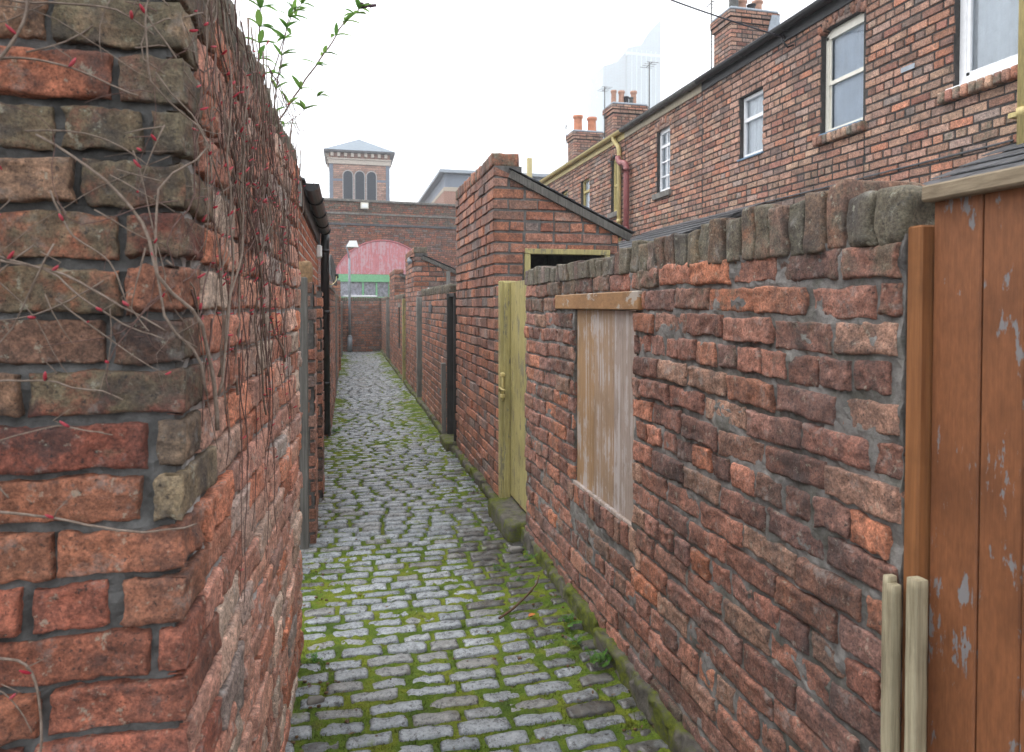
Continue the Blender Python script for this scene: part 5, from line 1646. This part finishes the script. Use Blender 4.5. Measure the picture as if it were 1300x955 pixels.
def facade_mat():
    k = NT('pale_glass_facade')
    br = k.n('ShaderNodeTexBrick'); br.offset = 0
    br.inputs['Scale'].default_value = .28; br.inputs['Mortar Size'].default_value = .03
    br.inputs['Color1'].default_value = (.015, .07, .1, 1); br.inputs['Color2'].default_value = (.04, .13, .17, 1); br.inputs['Mortar'].default_value = (.1, .17, .21, 1)
    sp = k.n('ShaderNodeSeparateXYZ'); k.l(k.co(), sp.inputs[0])
    cm = k.n('ShaderNodeCombineXYZ')
    k.l(k.math('ADD', sp.outputs[0], sp.outputs[1]), cm.inputs[0]); k.l(sp.outputs[2], cm.inputs[1])
    k.l(cm.outputs[0], br.inputs['Vector'])
    return k.fin(br.outputs['Color'], .25, None, .6)
gl = facade_mat()
sk = thing('skyscraper', 'pale glass skyscraper with stepped slanting top fading into mist', 'skyscraper', (160, 370, 0))
mb = MB()
prism(mb, [(143.5, 372, -.05), (157.5, 372, -.05), (157.5, 372, 148), (152, 372, 142), (143.5, 372, 139)], (0, 26, 0))
mb.build('low_block', gl, sk)
mb = MB()
prism(mb, [(157.6, 370, -.05), (178.5, 370, -.05), (178.5, 370, 168), (171, 370, 160), (166, 370, 152), (157.6, 370, 150)], (0, 22, 0))
mb.build('tall_block', gl, sk)
mb = MB()
for z in (146.0, 110.0): box(mb, (157.3, 369.7, z), (178.8, 392.2, z + 1.6), .05)
for x in np.arange(160, 178, 3.0): box(mb, (x, 369.6, 0), (x + .4, 370.0, 149), .02)
mb.build('fin', plain('pale_blue_fin', (.25, .36, .4), .5, .1), sk)

# ------------------------------------------------------------------ small things on the lane
def weed(x, y, n, ln, label, zb=0.0, fern=False):
    o = thing('weed', label, 'weed', (x, y, zb))
    lv_, stm = MB(), MB()
    rr = random.Random(int(x * 1000 + y * 77))
    for i in range(n):
        a = rr.uniform(0, 6.28); el = rr.uniform(.3, 1.2); L = ln * .8 * rr.uniform(.6, 1.2)
        d = np.array((math.cos(a) * math.cos(el), math.sin(a) * math.cos(el), math.sin(el)))
        p = np.array((x + rr.gauss(0, .015), y + rr.gauss(0, .02), zb))
        P = [p, p + d * L * .5, p + d * L * .9 - np.array((0, 0, L * .12))]
        tube(stm, P, [.0012, .001, .0006], 5)
        m_ = 4 if not fern else 6
        for k in range(m_):
            t = .35 + .65 * k / (m_ - 1)
            q = P[0] * (1 - t) + P[2] * t
            for sd_ in (-1, 1):
                dd_ = d * .4 + np.array((-math.sin(a), math.cos(a), .2)) * sd_
                leaf(lv_, q, dd_, L * .3 * (1.1 - .5 * t), L * .13, droop=.3)
    stm.build('stem', M['weed_leaf'], o); lv_.build('leaves', M['weed_leaf'], o)
weed(1.005, 3.72, 9, .05, 'small bright weed on the kerb left of the hatch wall, by the yellow door step', .05)
weed(.98, 2.96, 16, .06, 'ferny green weed at the foot of the hatch wall, where the fallen twig points away', .03, True)
weed(1.0, 2.6, 18, .07, 'lush clump of ferny weed nearest the viewer at the foot of the right wall', .03, True)
weed(.97, 2.78, 14, .05, 'weed between the two fern clumps at the right wall foot', .02)
weed(.82, 3.75, 12, .035, 'flat green weed spread on the dark wet setts by the door step', .0)
weed(.9, 3.55, 12, .035, 'flat green weed beside the fallen twig on the dark setts', .0)
weed(1.0, 5.6, 10, .06, 'weed at the kerb below the tall outhouse wall', .02)
weed(-.16, 8.3, 20, .09, 'dark green weed at the foot of the black downpipe', 0)
weed(-.15, 2.95, 12, .05, 'small weed at the foot of the left foreground wall', 0)
weed(.02, 9.0, 14, .05, 'low weed on the setts in front of the black downpipe', 0)
weed(1.0, 6.6, 10, .05, 'weed at the kerb just before the blackened door', .02)
tg = MB(); tube(tg, [(.69, 3.12, .012), (.77, 3.18, .022), (.86, 3.25, .05), (.93, 3.32, .075), (.955, 3.36, .1)], [.006, .006, .005, .004, .003], 8)
tube(tg, [(.86, 3.25, .05), (.9, 3.3, .045), (.93, 3.37, .04)], [.003, .002, .0015], 6)
tag(tg.build('twig', M['twig']), 'broken brown twig leaning from the setts onto the right kerb', 'twig')
for (x, y, lab) in ((.83, 3.1, 'single orange fallen leaf on the mossy setts below the twig'), (.97, 7.3, 'curled orange leaf on the setts by the blackened door')):
    mb = MB(); leaf(mb, (x, y, .016), (.8, .4, .15), .04, .025, droop=.2); tag(mb.build('fallen_leaf', M['fallen']), lab, 'leaf')
for (x, y, s, lab) in ((.98, 3.98, .04, 'grey loose stone chip lying by the yellow door step'), (-.12, 2.62, .03, 'small loose stone at the foot of the left wall')):
    mb = MB(); rbox(mb, (x, y, .015), (s, s * .7, s * .5), s * .35, res=(4, 4, 3), namp=.008, nfreq=30); tag(mb.build('loose_stone', M['stone']), lab, 'stone')

lt = MB()
rr = random.Random(44)
for i in range(420):
    y = 2.2 + 9 * rr.random() ** 1.6
    x = rr.choice((rr.gauss(-.16, .07), rr.gauss(.98, .09), rr.uniform(-.2, 1.02)))
    x = min(max(x, -.24), 1.05)
    z = float(lane_h(np.array([x]), np.array([y]))[0]) + .012
    a = rr.uniform(0, 6.28)
    if rr.random() < .4:
        leaf(lt, (x, y, z), (math.cos(a), math.sin(a), rr.uniform(.0, .3)), rr.uniform(.01, .024), rr.uniform(.005, .011), droop=rr.uniform(.1, .5))
    else:
        h = rr.uniform(.002, .006)
        rbox(lt, (x, y, z - .003), (h * 1.4, h, h * .7), h * .4, res=(2, 2, 2), namp=h * .4, nfreq=160)
tag(lt.build('litter', plain('dead_leaf_brown', (.11, .065, .03), .8, .6, sc_=60)), 'scraps of dead leaf and grit strewn on the setts', 'litter', kind='stuff')

# ------------------------------------------------------------------ misty air
hz = bpy.data.materials.new('misty_air'); hz.use_nodes = True
t = hz.node_tree; t.nodes.clear()
ou = t.nodes.new('ShaderNodeOutputMaterial'); pv = t.nodes.new('ShaderNodeVolumePrincipled')
pv.inputs['Color'].default_value = (.97, .98, 1, 1); pv.inputs['Density'].default_value = .0019; pv.inputs['Anisotropy'].default_value = 0.0
t.links.new(pv.outputs[0], ou.inputs['Volume'])
mb = MB(); mb.add([(x, y, z) for x in (-570, 570) for y in (-570, 570) for z in (-1.06, 176)], [(0, 1, 3, 2), (4, 6, 7, 5), (0, 4, 5, 1), (2, 3, 7, 6), (0, 2, 6, 4), (1, 5, 7, 3)])
hb = mb.build('haze', hz); tag(hb, 'pale mist in the air', kind='stuff')

# ------------------------------------------------------------------ light, camera, output
SUN_EL, SUN_AZ = math.radians(60), math.radians(308)
w = bpy.data.worlds.new('World'); sc.world = w; w.use_nodes = True
t = w.node_tree; bg = t.nodes['Background']
sky = t.nodes.new('ShaderNodeTexSky'); sky.sky_type = 'NISHITA'; sky.sun_disc = False
sky.sun_elevation = SUN_EL; sky.sun_rotation = SUN_AZ; sky.air_density = 1; sky.dust_density = 4
hs = t.nodes.new('ShaderNodeHueSaturation'); hs.inputs['Saturation'].default_value = .15
mx = t.nodes.new('ShaderNodeMix'); mx.data_type = 'RGBA'; mx.inputs['Factor'].default_value = .75
mx.inputs['B'].default_value = (11.5, 11.8, 12.2, 1)
t.links.new(sky.outputs[0], hs.inputs['Color']); t.links.new(hs.outputs[0], mx.inputs['A']); t.links.new(mx.outputs['Result'], bg.inputs['Color'])
bg.inputs['Strength'].default_value = .12
sl = bpy.data.lights.new('Sun', 'SUN'); sl.energy = .8; sl.angle = math.radians(25); sl.color = (1, .97, .93)
so = bpy.data.objects.new('Sun', sl); COL.objects.link(so)
dv = Vector((math.sin(SUN_AZ) * math.cos(SUN_EL), math.cos(SUN_AZ) * math.cos(SUN_EL), math.sin(SUN_EL)))
so.rotation_euler = dv.to_track_quat('Z', 'Y').to_euler()
so.location = (0, 0, 30)

cd = bpy.data.cameras.new('Camera'); co = bpy.data.objects.new('Camera', cd); COL.objects.link(co)
F_PX = 867.0; TH = math.atan(209 / F_PX); PI_ = math.radians(1.3)
cd.sensor_fit = 'HORIZONTAL'; cd.sensor_width = 36; cd.lens = 36 * F_PX / 1300
pp_v = 388 + F_PX * math.tan(PI_)
cd.shift_y = -(477.5 - pp_v) / 1300
co.location = (0, 0, 1.49)
co.rotation_euler = (math.pi / 2 - PI_, 0, -TH)
cd.clip_start = .05; cd.clip_end = 3000
cd.dof.use_dof = True; cd.dof.focus_distance = 2.8; cd.dof.aperture_fstop = 7.1
sc.camera = co
sc.render.engine = 'CYCLES'
sc.cycles.use_denoising = True
sc.cycles.max_bounces = 8; sc.cycles.diffuse_bounces = 4; sc.cycles.volume_bounces = 1; sc.cycles.transparent_max_bounces = 8
sc.cycles.sample_clamp_indirect = 6
sc.view_settings.view_transform = 'Standard'; sc.view_settings.look = 'None'
sc.view_settings.exposure = 1.2; sc.view_settings.gamma = 1; sc.view_settings.use_curve_mapping = False
